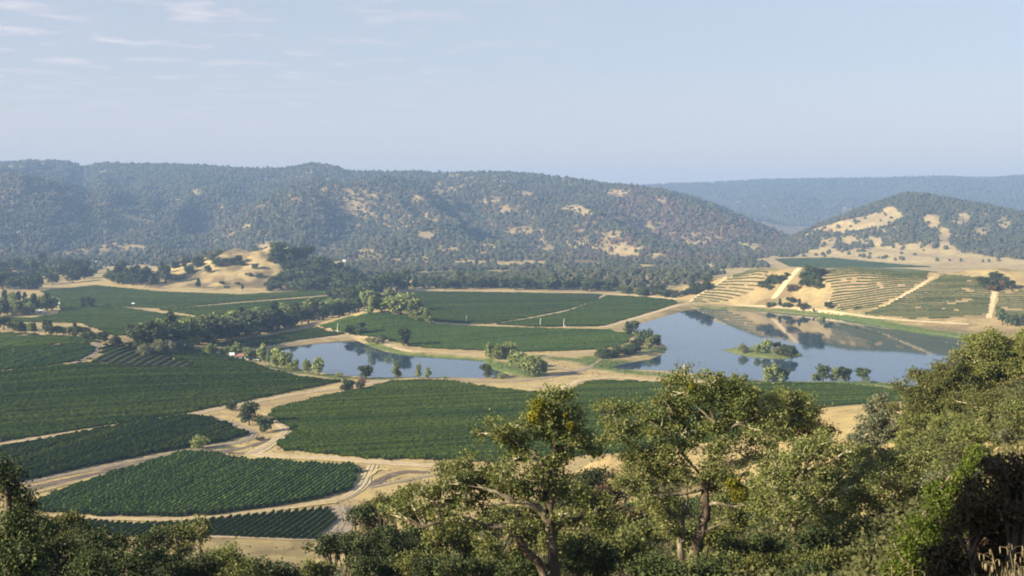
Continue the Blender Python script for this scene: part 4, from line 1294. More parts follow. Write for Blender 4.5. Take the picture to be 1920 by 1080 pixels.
# ------------------------------------------------------------------ far woods: one mass on the ridges and the far valley floor
def far_woods(name, x, y, z, s, hh, mat_='wood', k=6):
    n = len(x)
    an = np.linspace(0, 2 * math.pi, k, endpoint=False)[None] + rng.uniform(0, 6, (n, 1))
    r = s[:, None] * rng.uniform(0.7, 1.25, (n, k))
    V = np.zeros((n, 2 * k + 1, 3))
    V[:, :k, 0] = x[:, None] + np.cos(an) * r * 0.85
    V[:, :k, 1] = y[:, None] + np.sin(an) * r * 0.85
    V[:, :k, 2] = z[:, None] - 0.5
    V[:, k:2 * k, 0] = x[:, None] + np.cos(an) * r
    V[:, k:2 * k, 1] = y[:, None] + np.sin(an) * r
    V[:, k:2 * k, 2] = z[:, None] + hh[:, None] * rng.uniform(0.45, 0.75, (n, k))
    V[:, 2 * k, 0] = x + rng.uniform(-1, 1, n) * s * 0.4
    V[:, 2 * k, 1] = y + rng.uniform(-1, 1, n) * s * 0.4
    V[:, 2 * k, 2] = z + hh
    base = np.arange(n)[:, None] * (2 * k + 1)
    j = np.arange(k)[None]
    j2 = (j + 1) % k
    q = np.stack([base + j, base + j2, base + k + j2, base + k + j], -1).reshape(-1, 4)
    t = np.stack([base + k + j, base + k + j2, np.broadcast_to(base + 2 * k, base.shape) + 0 * j], -1).reshape(-1, 3)
    return link(name, mesh_np(name, V.reshape(-1, 3), [q, t], [M[mat_]]))


def sample(n, u0, u1, d0, d1):
    d = np.sqrt(rng.uniform(d0 * d0, d1 * d1, n))
    u = rng.uniform(u0, u1, n)
    x = u * d
    return x, d, height(x.copy(), d.copy())


# ridge woods
x, y, z = sample(150000, -0.50, 0.30, 2350, 5150)
u = x / y
R1 = RIDGE_A(u, 3)
m_ = (y > R1 - 60) & (y < RIDGE_A(u, 2) + 60) & (rng.uniform(0, 1, len(x)) < wood_density(x, y, z))
x, y, z = x[m_], y[m_], z[m_]
s = np.clip(np.exp(rng.normal(1.14, 0.36, len(x))), 1.6, 7.5)
ppx, ppy = proj(x, y, z)
burnt = rng.uniform(0, 1, len(x)) < 0.55 * sstep(850, 1150, ppx) * sstep(0.42, 0.56, fbm(x / 200, y / 300, 303, 3)) + 0.06
o = far_woods('scorched_woodland', x[burnt], y[burnt], z[burnt], s[burnt], s[burnt] * rng.uniform(1.4, 2.3, burnt.sum()), 'scorched')
tag(o, 'reddish brown scorched trees among the green on the long ridge', 'woodland', None, 'stuff')
x, y, z, s = x[~burnt], y[~burnt], z[~burnt], s[~burnt]
o = far_woods('ridge_woodland', x, y, z, s, s * rng.uniform(1.4, 2.3, len(x)))
tag(o, 'hazy mixed oak woodland with dry clearings covering the long ridge', 'woodland', None, 'stuff')
x, y, z = sample(52000, 0.09, 0.50, 5700, 8100)
m_ = (y < RIDGE_B(x / y, 2) + 60) & (y > RIDGE_B(x / y, 3))
x, y, z = x[m_], y[m_], z[m_]
s = rng.uniform(4, 7.5, len(x))
o = far_woods('distant_woodland', x, y, z, s, s * rng.uniform(1.8, 3.2, len(x)))
tag(o, 'pale blue conifer woodland on the farthest ridge', 'woodland', None, 'stuff')
x, y, z = sample(26000, 0.17, 0.50, 2150, 3450)
u = x / y
m_ = (y > RIDGE_C(u, 3) - 40) & (y < RIDGE_C(u, 2) + 60) & (z > 2) & (z > height(x.copy(), y.copy()) - 1) & (rng.uniform(0, 1, len(x)) < wood_density(x, y, z) * 1.0)
x, y, z = x[m_], y[m_], z[m_]
s = rng.uniform(2.6, 5.5, len(x))
o = far_woods('hill_woodland', x, y, z, s, s * rng.uniform(1.4, 2.2, len(x)))
tag(o, 'oak woodland on the hill with pale bare slopes above the dry lakebed', 'woodland', None, 'stuff')
# flats between the vineyards and the ridge
FLATS = [([(-40, 500), (0, 478), (60, 474), (75, 482), (110, 490), (180, 490), (120, 498), (60, 500)], 1.0), ([(190, 478), (280, 475), (330, 480), (440, 470), (470, 470), (560, 470), (500, 474), (440, 478), (350, 492), (300, 500), (250, 498), (180, 505)], 0.55),
         ([(560, 478), (640, 480), (760, 484), (860, 490), (1000, 494), (1120, 494), (1130, 500), (760, 506), (700, 510), (650, 520), (620, 505)], 0.22), ([(640, 508), (700, 500), (760, 498), (930, 499), (940, 506), (780, 510), (740, 522), (690, 530), (650, 530)], 0.95),
         ([(0, 462), (120, 458), (330, 462), (600, 470), (1000, 484), (1250, 486), (1440, 478), (1440, 492), (1280, 496), (1000, 493), (700, 482), (400, 474), (200, 470), (0, 472)], 0.28),
         ([(770, 522), (900, 520), (1100, 508), (1300, 503), (1320, 520), (1290, 535), (1160, 541), (1000, 539), (780, 538)], 1.0), ([(930, 500), (1130, 497), (1300, 496), (1330, 503), (1100, 508), (935, 508)], 0.8),
         ([(0, 500), (60, 495), (180, 490), (180, 512), (0, 520)], 0.9), ([(1280, 500), (1400, 492), (1450, 495), (1440, 503), (1390, 506), (1290, 530)], 0.6)]
xs_, ys_, zs_ = sample(60000, -0.50, 0.24, 1420, 2950)
px, py = proj(xs_, ys_, zs_)
keep = np.zeros(len(px), bool)
nz = fbm(xs_ / 50, ys_ / 70, 123, 3)
pr = np.zeros(len(px))
for p, dns in FLATS:
    pr = np.where(inside(p, px, py), np.maximum(pr, dns * np.where(dns > 0.9, 1, sstep(0.40, 0.56, nz))), pr)
keep = (rng.uniform(0, 1, len(px)) < pr * 0.62) & ~inside(TAN_FIELD, px, py) & (zs_ < 45)
x, y, z = xs_[keep], ys_[keep], zs_[keep]
s = rng.uniform(2.4, 5.2, len(x))
o = far_woods('valley_woodland', x, y, z, s, s * rng.uniform(1.5, 2.2, len(x)), 'wood', 7)
tag(o, 'dark tree belts and scattered oaks over the far valley floor', 'woodland', None, 'stuff')

# ------------------------------------------------------------------ small structures
def wind_machine(px, py, hpx, label):
    p = pick(px, py)[0]
    h = max(4.5, 0.65 * hpx / F * p[1])
    o = bpy.data.objects.new('wind_machine', None)
    C.objects.link(o)
    o.location = p
    o.rotation_euler = (0, 0, random.uniform(-0.4, 0.4))
    tag(o, label, 'wind machine', 'frost fans standing in the vineyards')
    b = MB()
    b.tube([(0, 0, -0.3), (0, 0, h * 0.5), (0, 0, h)], [0.24, 0.2, 0.17], 8)
    b.build('pole', M['metal'], o)
    b = MB()
    b.box((0, -0.35, h + 0.1), (0.25, 0.5, 0.2))
    b.build('gearbox', M['metal'], o)
    b = MB()
    for s in (-1, 1):
        b.add([(0, -0.9, h + 0.2), (s * 0.1, -0.95, h), (s * 0.25, -0.9, h + 2.6 * s * 0.0 + 0.1), (s * 0.5, -0.9, h + s * 2.4), (s * 0.15, -0.98, h + s * 2.6), (0.0, -0.85, h + s * 2.4)], [[0, 1, 4, 5], [1, 2, 3, 4], [0, 5, 3, 2]])
    b.build('blade', M['white'], o)
    b = MB()
    b.box((0.9, 0, 0.55), (0.6, 0.4, 0.6))
    b.build('engine_box', M['metal'], o)
    return o


wind_machine(1013, 612, 16, 'white frost fan on a pole in the vineyard behind the rounded rise')
wind_machine(874, 606, 14, 'faint pale frost fan in the flat vineyard beside the willow clump')
wind_machine(1057, 613, 9, 'small distant frost fan near the slanting vineyard road')
wind_machine(633, 622, 14, 'slim frost fan at the near foot of the rounded vineyard rise')


def shed(px, py, wpx, hgt, dep, rz, label, roofmat, name='shed', dmin=340.0):
    p = pick(px, py, dmin)[0]
    wd = wpx / F * p[1]
    o = bpy.data.objects.new(name, None)
    C.objects.link(o)
    o.location = p
    o.rotation_euler = (0, 0, rz)
    tag(o, label, 'building')
    a, d = wd / 2, dep / 2
    rh = hgt * 0.45
    b = MB()
    b.add([(-a, -d, -0.5), (a, -d, -0.5), (a, d, -0.5), (-a, d, -0.5), (-a, -d, hgt), (a, -d, hgt), (a, d, hgt), (-a, d, hgt), (-a, 0, hgt + rh), (a, 0, hgt + rh)],
          [[0, 1, 5, 4], [2, 3, 7, 6], [1, 2, 6, 5], [3, 0, 4, 7]], [[5, 6, 9], [7, 4, 8]])
    b.build('wall', M['white'], o)
    b = MB()
    e = 0.35
    for s in (-1, 1):
        for zz in (0.05, 0.2):
            pass
        b.add([(-a - e, s * (d + e), hgt - 0.2), (a + e, s * (d + e), hgt - 0.2), (a + e, 0, hgt + rh + 0.06), (-a - e, 0, hgt + rh + 0.06),
               (-a - e, s * (d + e), hgt - 0.05), (a + e, s * (d + e), hgt - 0.05), (a + e, 0, hgt + rh + 0.22), (-a - e, 0, hgt + rh + 0.22)],
              [[0, 1, 2, 3], [4, 7, 6, 5], [0, 4, 5, 1], [1, 5, 6, 2], [0, 3, 7, 4]])
    b.build('roof', M[roofmat], o)
    b = MB()
    b.box((a * 0.1, -d - 0.04, hgt * 0.38), (0.6, 0.05, hgt * 0.38))
    b.build('door', M['glass'], o)
    for s in (-0.6, 0.6):
        b = MB()
        b.box((a * s, -d - 0.04, hgt * 0.58), (0.55, 0.04, 0.45))
        b.build('window', M['glass'], o)
    return o


shed(454, 674, 27, 2.6, 5.5, 0.25, 'long low shed with a red brown roof by the pond willows', 'roof')
shed(435, 673, 8, 2.8, 3.2, 0.25, 'small white shed against the gable of the red roofed one', 'white')
shed(480, 677, 10, 0.9, 2.0, 0.1, 'low pale shed on the bank between the pond willows', 'metal')
shed(108, 574, 8, 2.4, 6, 0.1, 'small white farm building at the end of the short grove', 'white')
shed(76, 586, 10, 1.8, 6, 0.1, 'low grey barn in the vineyard below the short grove', 'metal')
shed(250, 572, 4, 1.6, 3, 0.0, 'tiny white pump house beside the pale vineyard track', 'white')
shed(181, 494, 9, 4, 8, 0.1, 'small pale farmhouse on the bare flat beyond the broad wood', 'white')
shed(646, 491, 5, 3, 7, -0.2, 'white ranch house on the dry flat behind the knoll', 'white')
shed(36, 437, 5, 4, 9, 0.0, 'white house low on the shaded end of the ridge', 'white', dmin=2000)

# ------------------------------------------------------------------ near oaks and brush on the hillside
def limb(pts, d):
    return [W(px, py, d + o) for px, py, o in pts]


def smooth_line(p, n):
    p = np.asarray(p, float)
    t = np.linspace(0, len(p) - 1, n)
    i = np.clip(t.astype(int), 0, len(p) - 2)
    f = (t - i)[:, None]
    p0, p1, p2, p3 = p[np.maximum(i - 1, 0)], p[i], p[i + 1], p[np.minimum(i + 2, len(p) - 1)]
    return 0.5 * ((2 * p1) + (-p0 + p2) * f + (2 * p0 - 5 * p1 + 4 * p2 - p3) * f ** 2 + (-p0 + 3 * p1 - 3 * p2 + p3) * f ** 3)


def near_tree(name, cat, label, d, clumps, limbs, leaf='oak', leafsize=0.13, cov=3.2, group=None, seed=1, filler=0, grow=1.0, base=None, bark='bark', twigs=5, mistletoe=None, bushy=False, fill=0.55, spr=0.20):
    """clumps: (px, py, rx px, ry px[, depth offset]); limbs: ([(px,py,depth offset)...], r0, r1)"""
    global rng
    keep = rng
    rng = np.random.default_rng(seed)
    mpp = d / F
    cl = []
    for c in clumps:
        px, py, rx, ry = c[:4]
        off = c[4] if len(c) > 4 else rng.uniform(-0.45, 1.25) * rx * mpp * 0.9
        cl.append((W(px, py, d + off), rx * mpp * grow, ry * mpp * grow))
    cen = np.array([c[0] for c in cl])
    if base is None:
        if limbs:
            p0 = W(limbs[0][0][0][0], limbs[0][0][0][1], d)
        else:
            p0 = np.array([np.average(cen[:, 0], weights=[c[1] for c in cl]), d, 0])
        bx, by = p0[0], p0[1]
    else:
        bx, by = base
    bz = float(height(np.array([bx]), np.array([by]))[0])
    B = np.array([bx, by, bz - 0.25])
    wood = MB()
    tw_b = MB()
    br_b = MB()
    pts_all = []
    for k, (ps, r0, r1) in enumerate(limbs):
        p = limb(ps, d)
        if k == 0 and p[0][2] > B[2]:
            p = [B, B * 0.55 + p[0] * 0.45 + np.array([0.05, 0, 0])] + p
        n_ = max(6, len(p) * 4)
        s = smooth_line(p, n_)
        s[1:-1] += rng.normal(0, 0.12, (n_ - 2, 3)) * min(0.25, r0)
        (wood if k < 1 or (d == 45 and k == 1) else br_b).tube(s, np.linspace(r0, r1, n_) * (1 + 0.10 * rng.normal(0, 1, n_)), 8, 0.06)
        pts_all.append(s)
    if not limbs:
        pts_all.append(np.array([B, B + [0, 0, 0.15]]))
    P = np.concatenate(pts_all)
    leaves = []
    if filler and limbs:
        tip = np.concatenate([q_[int(len(q_) * 0.45):] for q_ in pts_all])
        for _ in range(filler):
            if rng.uniform() < 0.55:
                c_ = tip[rng.integers(0, len(tip))] + rng.normal(0, 1, 3) * np.array([26, 26, 18]) * mpp
            else:
                k_ = rng.integers(0, len(cl))
                c_ = cl[k_][0] + rng.normal(0, 1, 3) * np.array([cl[k_][1], cl[k_][1], cl[k_][2]]) * 0.75
            cl.append((c_, rng.uniform(9, 19) * mpp, rng.uniform(7, 14) * mpp))
    for (c, a, bb) in cl:
        # the branch that carries this clump
        if not bushy:
            dd = np.linalg.norm(P - c, axis=1) + 0.8 * np.maximum(0, P[:, 2] - c[2])
            q = P[dd.argmin()]
        else:
            q = B + np.array([rng.uniform(-0.3, 0.3), rng.uniform(-0.3, 0.3), 0.2])
        mid = (q + c) / 2 + rng.normal(0, 0.16, 3) * np.linalg.norm(c - q) * 0.6
        br = smooth_line([q, mid, c], 7)
        wood.tube(br, np.linspace(max(0.02, 0.035 * math.sqrt(a)), 0.014, 7), 5, 0.1)
        ns = max(5, int(a * bb / (spr * 1.6) ** 2 * 3.0 * fill))
        dv = rng.normal(0, 1, (ns, 3))
        dv /= np.linalg.norm(dv, axis=1)[:, None]
        dv *= (rng.uniform(0.1, 1, ns) ** 0.4)[:, None]
        sub = c + dv * np.array([a, a * 0.9, bb])
        for t in range(min(ns, twigs + int(a * 3))):
            m2 = (c + sub[t]) / 2 + rng.normal(0, 0.06, 3)
            tw = smooth_line([br[rng.integers(3, 7)], m2, sub[t]], 5)
            (tw_b if not bushy else wood).tube(tw, np.linspace(0.022, 0.008, 5) * (1 + d / 70), 4, 0.1)
        nl = int(1.45 * cov * math.pi * a * bb / (leafsize ** 2 * 0.31))
        pick_ = rng.integers(0, ns, nl)
        leaves.append(sub[pick_] + rng.normal(0, spr, (nl, 3)) * np.array([1, 1, 0.72]))
    LC = np.concatenate(leaves)
    gz = height(LC[:, 0].copy(), LC[:, 1].copy())
    LC[:, 2] = np.maximum(LC[:, 2], gz + 0.04)
    o = bpy.data.objects.new(name, None)
    C.objects.link(o)
    o.location = B
    o.empty_display_size = 0.2
    tag(o, label, cat, group)
    lv, lf = leaf_quads(LC - B, leafsize, 0.2, 0.62)
    if name.endswith('bush') or name.endswith('shrub'):
        link('foliage', mesh_np('foliage', lv, [lf], [M[leaf]]), o)
        tn = 'stem'
    else:
        link('crown', mesh_np('crown', lv, [lf], [M[leaf]]), o)
        tn = 'trunk'
    wood.v = [v - B for v in wood.v]
    wood.build(tn, M[bark], o, True)
    if br_b.v:
        br_b.v = [v - B for v in br_b.v]
        link('branches', br_b.mesh('branches', M['palebark'], True), o)
    if tw_b.v:
        tw_b.v = [v - B for v in tw_b.v]
        link('twig_sprays', tw_b.mesh('twig_sprays', M['lichen']), o)
    if mistletoe:
        for (px, py, rx, ry) in mistletoe:
            c = W(px, py, d - 0.9)
            n_ = int(520 * rx / 12)
            dv = rng.normal(0, 1, (n_, 3))
            dv /= np.linalg.norm(dv, axis=1)[:, None]
            dv *= (rng.uniform(0.2, 1, n_) ** 0.45)[:, None]
            lv, lf = leaf_quads(c - B + dv * np.array([rx, rx, ry]) * mpp, 0.11, 0.2)
            link('mistletoe_clumps', mesh_np('mistletoe_clumps', lv, [lf], [M['mistle']]), o)
    rng = keep
    return o


# the tall oak with the low arching limb
near_tree('oak_tree', 'tree', 'tall open oak with a long low limb arching over the brush', 45, [
    (1010, 772, 40, 30), (1042, 748, 26, 22), (1062, 790, 34, 28), (1030, 800, 40, 22), (1085, 815, 28, 22), (1100, 842, 24, 16), (940, 806, 34, 18), (912, 812, 18, 10), (965, 825, 24, 14), (985, 850, 22, 16), (1000, 880, 20, 16),
    (872, 882, 52, 26), (920, 892, 50, 28), (845, 905, 40, 24), (800, 925, 40, 20), (775, 940, 32, 18), (895, 915, 52, 20), (955, 905, 36, 24), (760, 962, 26, 16), (820, 948, 44, 16), (870, 945, 40, 14), (985, 905, 28, 20), (735, 955, 16, 10), (790, 975, 24, 10),
    (1030, 870, 24, 20), (1005, 920, 30, 20), (1058, 905, 26, 20), (1062, 860, 22, 18), (985, 965, 26, 16), (1118, 952, 36, 24), (1092, 938, 28, 18), (1148, 972, 24, 18), (1130, 990, 24, 14), (1070, 985, 18, 10)],
    [([(1042, 1085, 0), (1036, 1040, 0), (1034, 1000, 0), (1030, 965, 0), (1036, 920, 0), (1041, 880, 0), (1042, 850, 0), (1036, 825, 0.2), (1020, 806, 0.3), (1004, 790, 0.3)], 0.33, 0.05),
     ([(1024, 1095, -0.3), (1012, 1060, -0.4), (992, 1040, -0.5), (972, 1010, -0.6), (945, 990, -0.7), (908, 986, -0.9), (880, 974, -1.0), (850, 972, -1.1), (815, 981, -1.3), (793, 990, -1.4)], 0.20, 0.05),
     ([(1030, 975, 0), (1002, 950, -0.3), (962, 938, -0.5), (930, 922, -0.5), (905, 915, -0.5)], 0.17, 0.05), ([(962, 940, -0.5), (935, 945, -0.6), (915, 948, -0.7)], 0.08, 0.03),
     ([(1036, 893, 0), (1018, 868, -0.2), (1005, 850, -0.3), (985, 838, -0.3), (955, 822, -0.3)], 0.09, 0.03), ([(1041, 855, 0), (1058, 825, 0.3), (1068, 800, 0.4)], 0.07, 0.03),
     ([(1040, 1000, 0), (1052, 980, 0.4), (1080, 974, 0.6), (1105, 962, 0.8), (1122, 952, 0.9)], 0.15, 0.05), ([(1052, 978, 0.4), (1058, 964, 0.5), (1070, 956, 0.6)], 0.05, 0.02), ([(1022, 806, 0.3), (1035, 785, 0.3), (1042, 758, 0.3)], 0.05, 0.02)],
    seed=11, filler=54, grow=1.15, cov=2.5, mistletoe=[(1012, 760, 17, 13), (1002, 782, 14, 13), (1070, 798, 8, 8), (1062, 778, 6, 6)])

# the broad oak beside it
near_tree('oak_tree', 'tree', 'broad spreading oak with forked brown trunks next to the tall open one', 52, [
    (1285, 735, 40, 26), (1262, 718, 18, 16), (1292, 712, 14, 12), (1335, 735, 42, 28), (1385, 728, 46, 22), (1372, 755, 46, 28), (1425, 760, 40, 28), (1450, 785, 26, 20), (1250, 762, 32, 22), (1300, 772, 48, 26), (1240, 800, 40, 28), (1390, 792, 40, 24),
    (1290, 812, 44, 28), (1340, 808, 30, 18), (1265, 850, 48, 30), (1215, 838, 34, 24), (1200, 872, 40, 26), (1235, 893, 46, 24), (1290, 880, 40, 24), (1180, 905, 28, 18), (1225, 925, 40, 16), (1400, 862, 30, 14), (1430, 822, 28, 20), (1350, 905, 30, 18),
    (1380, 890, 34, 20), (1180, 850, 24, 18), (1150, 768, 30, 18), (1185, 758, 22, 14), (1208, 775, 22, 16), (1160, 800, 28, 18), (1190, 805, 24, 18), (1130, 820, 18, 12)],
    [([(1285, 1095, 0), (1300, 1050, 0), (1313, 1000, 0), (1325, 960, 0), (1321, 930, 0), (1325, 892, 0), (1336, 864, 0), (1346, 842, 0), (1350, 820, 0), (1344, 795, 0), (1332, 772, 0)], 0.34, 0.07),
     ([(1278, 1075, 0.3), (1276, 1010, 0.3), (1262, 975, 0.2), (1246, 948, 0), (1228, 932, -0.2), (1206, 924, -0.3)], 0.20, 0.05), ([(1279, 1015, 0.3), (1282, 965, 0.4), (1289, 938, 0.4), (1285, 905, 0.4)], 0.12, 0.05),
     ([(1324, 945, 0), (1350, 944, -0.3), (1374, 950, -0.4), (1400, 945, -0.4)], 0.09, 0.04), ([(1322, 915, 0), (1288, 925, -0.3), (1242, 930, -0.5), (1200, 928, -0.6)], 0.09, 0.03),
     ([(1344, 795, 0), (1322, 776, 0.1), (1300, 755, 0.1)], 0.08, 0.03), ([(1349, 820, 0), (1374, 800, 0), (1400, 790, 0), (1424, 778, 0)], 0.08, 0.03), ([(1316, 1000, 0), (1345, 985, -0.3), (1368, 975, -0.4)], 0.09, 0.03),
     ([(1262, 778, 0.2), (1255, 762, 0.2), (1240, 745, 0.2)], 0.05, 0.02), ([(1336, 862, 0), (1355, 852, 0), (1378, 845, 0)], 0.05, 0.02), ([(1324, 900, 0), (1280, 850, 0.2), (1262, 800, 0.2), (1258, 770, 0.2)], 0.09, 0.03),
     ([(1262, 800, 0.2), (1215, 790, 0.1), (1160, 790, 0)], 0.05, 0.02)],
    seed=12, filler=54, cov=2.5, mistletoe=[(1385, 925, 20, 18), (1372, 905, 14, 10), (1298, 724, 6, 6)])

near_tree('oak_tree', 'tree', 'dark oak standing behind the broad one with the dry bank beyond it', 80, [
    (1450, 745, 38, 18), (1485, 752, 36, 20), (1512, 770, 24, 20), (1490, 785, 36, 20), (1445, 778, 30, 22), (1470, 800, 30, 16), (1425, 760, 24, 16), (1520, 752, 14, 12)],
    [([(1455, 850, 0), (1459, 815, 0), (1461, 790, 0), (1456, 765, 0), (1450, 745, 0)], 0.22, 0.06), ([(1460, 795, 0), (1480, 780, 0), (1492, 765, 0)], 0.10, 0.04), ([(1459, 800, 0), (1478, 790, 0.3), (1498, 800, 0.3)], 0.09, 0.03)],
    seed=13, filler=26, cov=3.0, leafsize=0.19, spr=0.26)
near_tree('oak_tree', 'tree', 'dense dark oak filling the gap before the pale bank, pale trunks low in its crown', 60, [
    (1530, 828, 38, 22), (1498, 850, 40, 24), (1560, 852, 36, 22), (1455, 868, 44, 26), (1515, 880, 46, 24), (1575, 885, 34, 20), (1430, 905, 40, 24), (1480, 912, 40, 26), (1535, 915, 40, 22), (1595, 912, 30, 20), (1425, 945, 36, 22), (1495, 955, 44, 24), (1560, 950, 40, 20)],
    [([(1500, 1090, 0), (1492, 1030, 0), (1488, 990, 0), (1480, 950, 0), (1495, 905, 0), (1525, 850, 0)], 0.24, 0.05), ([(1488, 990, 0), (1460, 940, 0.3), (1440, 900, 0.3)], 0.14, 0.04), ([(1490, 985, 0), (1530, 950, -0.3), (1570, 905, -0.3)], 0.14, 0.04)],
    seed=14, filler=40, cov=2.1, leafsize=0.15, spr=0.24)
near_tree('oak_tree', 'tree', 'thin oak with a pale forked trunk in the middle of the brushy slope', 55, [
    (1682, 852, 40, 18), (1642, 868, 36, 20), (1618, 898, 34, 22), (1702, 885, 28, 16), (1612, 938, 36, 22), (1655, 935, 28, 14), (1720, 860, 20, 12), (1690, 925, 22, 12)],
    [([(1676, 1080, 0), (1674, 1010, 0), (1667, 970, 0), (1673, 930, 0), (1674, 902, 0), (1683, 888, 0), (1692, 876, 0), (1706, 868, 0)], 0.17, 0.04), ([(1672, 905, 0), (1660, 911, -0.1), (1650, 900, -0.2), (1640, 893, -0.2)], 0.07, 0.03), ([(1668, 968, 0), (1640, 945, 0.2), (1620, 910, 0.3)], 0.08, 0.03)],
    seed=15, filler=36, cov=2.0, bark='dead', spr=0.24)
# the slope on the east side
near_tree('pine_tree', 'tree', 'grey green rounded pine on the crest of the dry bank', 130, [
    (1648, 765, 30, 20), (1640, 790, 38, 22), (1672, 785, 34, 22), (1625, 815, 34, 24), (1665, 820, 40, 24), (1650, 845, 40, 22), (1690, 815, 26, 20), (1700, 840, 26, 18), (1645, 748, 18, 12)],
    [([(1655, 880, 0), (1652, 830, 0), (1648, 770, 0)], 0.22, 0.06)], leaf='greybush', seed=16, cov=3.4, leafsize=0.28, spr=0.34, group=None)
near_tree('oak_tree', 'tree', 'big oak crowning the slope above the lake, topmost of its group', 128, [
    (1855, 650, 40, 20), (1835, 672, 36, 22), (1893, 660, 44, 24), (1925, 650, 40, 22), (1868, 690, 46, 24), (1910, 700, 46, 24), (1832, 705, 34, 22), (1845, 735, 44, 20), (1900, 735, 40, 20), (1935, 725, 36, 24), (1858, 634, 20, 10), (1925, 630, 30, 12)],
    [([(1890, 790, 0), (1884, 740, 0), (1878, 700, 0), (1868, 665, 0)], 0.34, 0.1), ([(1883, 735, 0), (1905, 705, 0), (1920, 670, 0)], 0.2, 0.06), ([(1882, 725, 0), (1850, 700, 0), (1838, 680, 0)], 0.16, 0.05)], seed=17, filler=40, grow=1.3, cov=3.4, leafsize=0.24, spr=0.4, leaf='olive')
near_tree('oak_tree', 'tree', 'rounded olive oak stepping down the slope toward the lake', 122, [
    (1792, 698, 26, 12), (1770, 712, 30, 14), (1810, 715, 34, 20), (1780, 735, 40, 20), (1745, 740, 34, 18), (1722, 750, 26, 16), (1760, 762, 40, 18), (1810, 750, 36, 20), (1735, 775, 34, 16), (1785, 785, 34, 16), (1712, 782, 24, 18)],
    [([(1770, 830, 0), (1768, 790, 0), (1775, 750, 0), (1785, 715, 0)], 0.22, 0.06), ([(1769, 790, 0), (1745, 765, 0), (1730, 750, 0)], 0.12, 0.04)], seed=18, filler=40, grow=1.35, cov=3.4, leafsize=0.24, spr=0.38, leaf='olive')
near_tree('oak_tree', 'tree', 'oak with a bleached dead fork showing low in its crown, below the topmost oak', 105, [
    (1880, 752, 40, 16), (1915, 772, 34, 20), (1850, 768, 30, 16), (1935, 800, 30, 24), (1830, 790, 24, 14), (1905, 812, 30, 14)],
    [([(1886, 850, 0), (1884, 815, 0), (1882, 794, 0), (1878, 782, 0), (1876, 768, 0)], 0.17, 0.05), ([(1882, 796, 0), (1896, 784, -0.2), (1908, 774, -0.3)], 0.11, 0.04), ([(1878, 783, 0), (1870, 772, -0.1)], 0.07, 0.03)], seed=19, filler=34, grow=1.2, cov=2.6, leafsize=0.2, spr=0.34, bark='dead', leaf='olive')

near_tree('oak_tree', 'tree', 'leaning olive oak at the lakeward end of the slope, lowest of its group', 112, [
    (1735, 800, 34, 20), (1765, 815, 36, 20), (1712, 822, 30, 18), (1745, 838, 36, 18), (1790, 800, 30, 16), (1700, 800, 22, 14)],
    [([(1745, 890, 0), (1742, 850, 0), (1748, 815, 0)], 0.16, 0.05)], seed=21, filler=20, grow=1.25, cov=3.2, leafsize=0.22, spr=0.34, leaf='olive')
near_tree('oak_tree', 'tree', 'mottled oak in the middle of the slope above the sunlit green rim', 92, [
    (1835, 835, 36, 20), (1865, 850, 34, 20), (1810, 855, 30, 18), (1890, 830, 32, 18), (1845, 870, 34, 16)],
    [([(1850, 930, 0), (1848, 880, 0), (1852, 845, 0)], 0.16, 0.05), ([(1849, 890, 0), (1870, 865, 0), (1884, 845, 0)], 0.1, 0.03)], seed=22, filler=20, grow=1.2, cov=2.8, leafsize=0.19, spr=0.3)
BR = np.random.default_rng(99)


def bush(px, py, rx, ry, d, leaf, label, name='shrub', cov=2.6, n=9, group=None, seed=0, size=None):
    cl = []
    r = np.random.default_rng(seed + int(px) * 7 + int(py))
    for k in range(n):
        a = r.uniform(0, 2 * math.pi)
        q = math.sqrt(r.uniform(0, 1)) * 0.75
        cl.append((px + 1.15 * rx * q * math.cos(a), py + 1.1 * ry * q * math.sin(a) * 0.8, rx * r.uniform(0.36, 0.56), ry * r.uniform(0.36, 0.56), rx * d / F * q * math.sin(a + 1.2) * 0.9))
    return near_tree(name, 'shrub' if name != 'oak_tree' else 'tree', label, d, cl, [], leaf=leaf, leafsize=size or max(0.12, 0.0022 * d + 0.02), cov=cov, seed=seed + int(px), bushy=True, spr=0.12 + d * 0.0016, twigs=3, group=group)


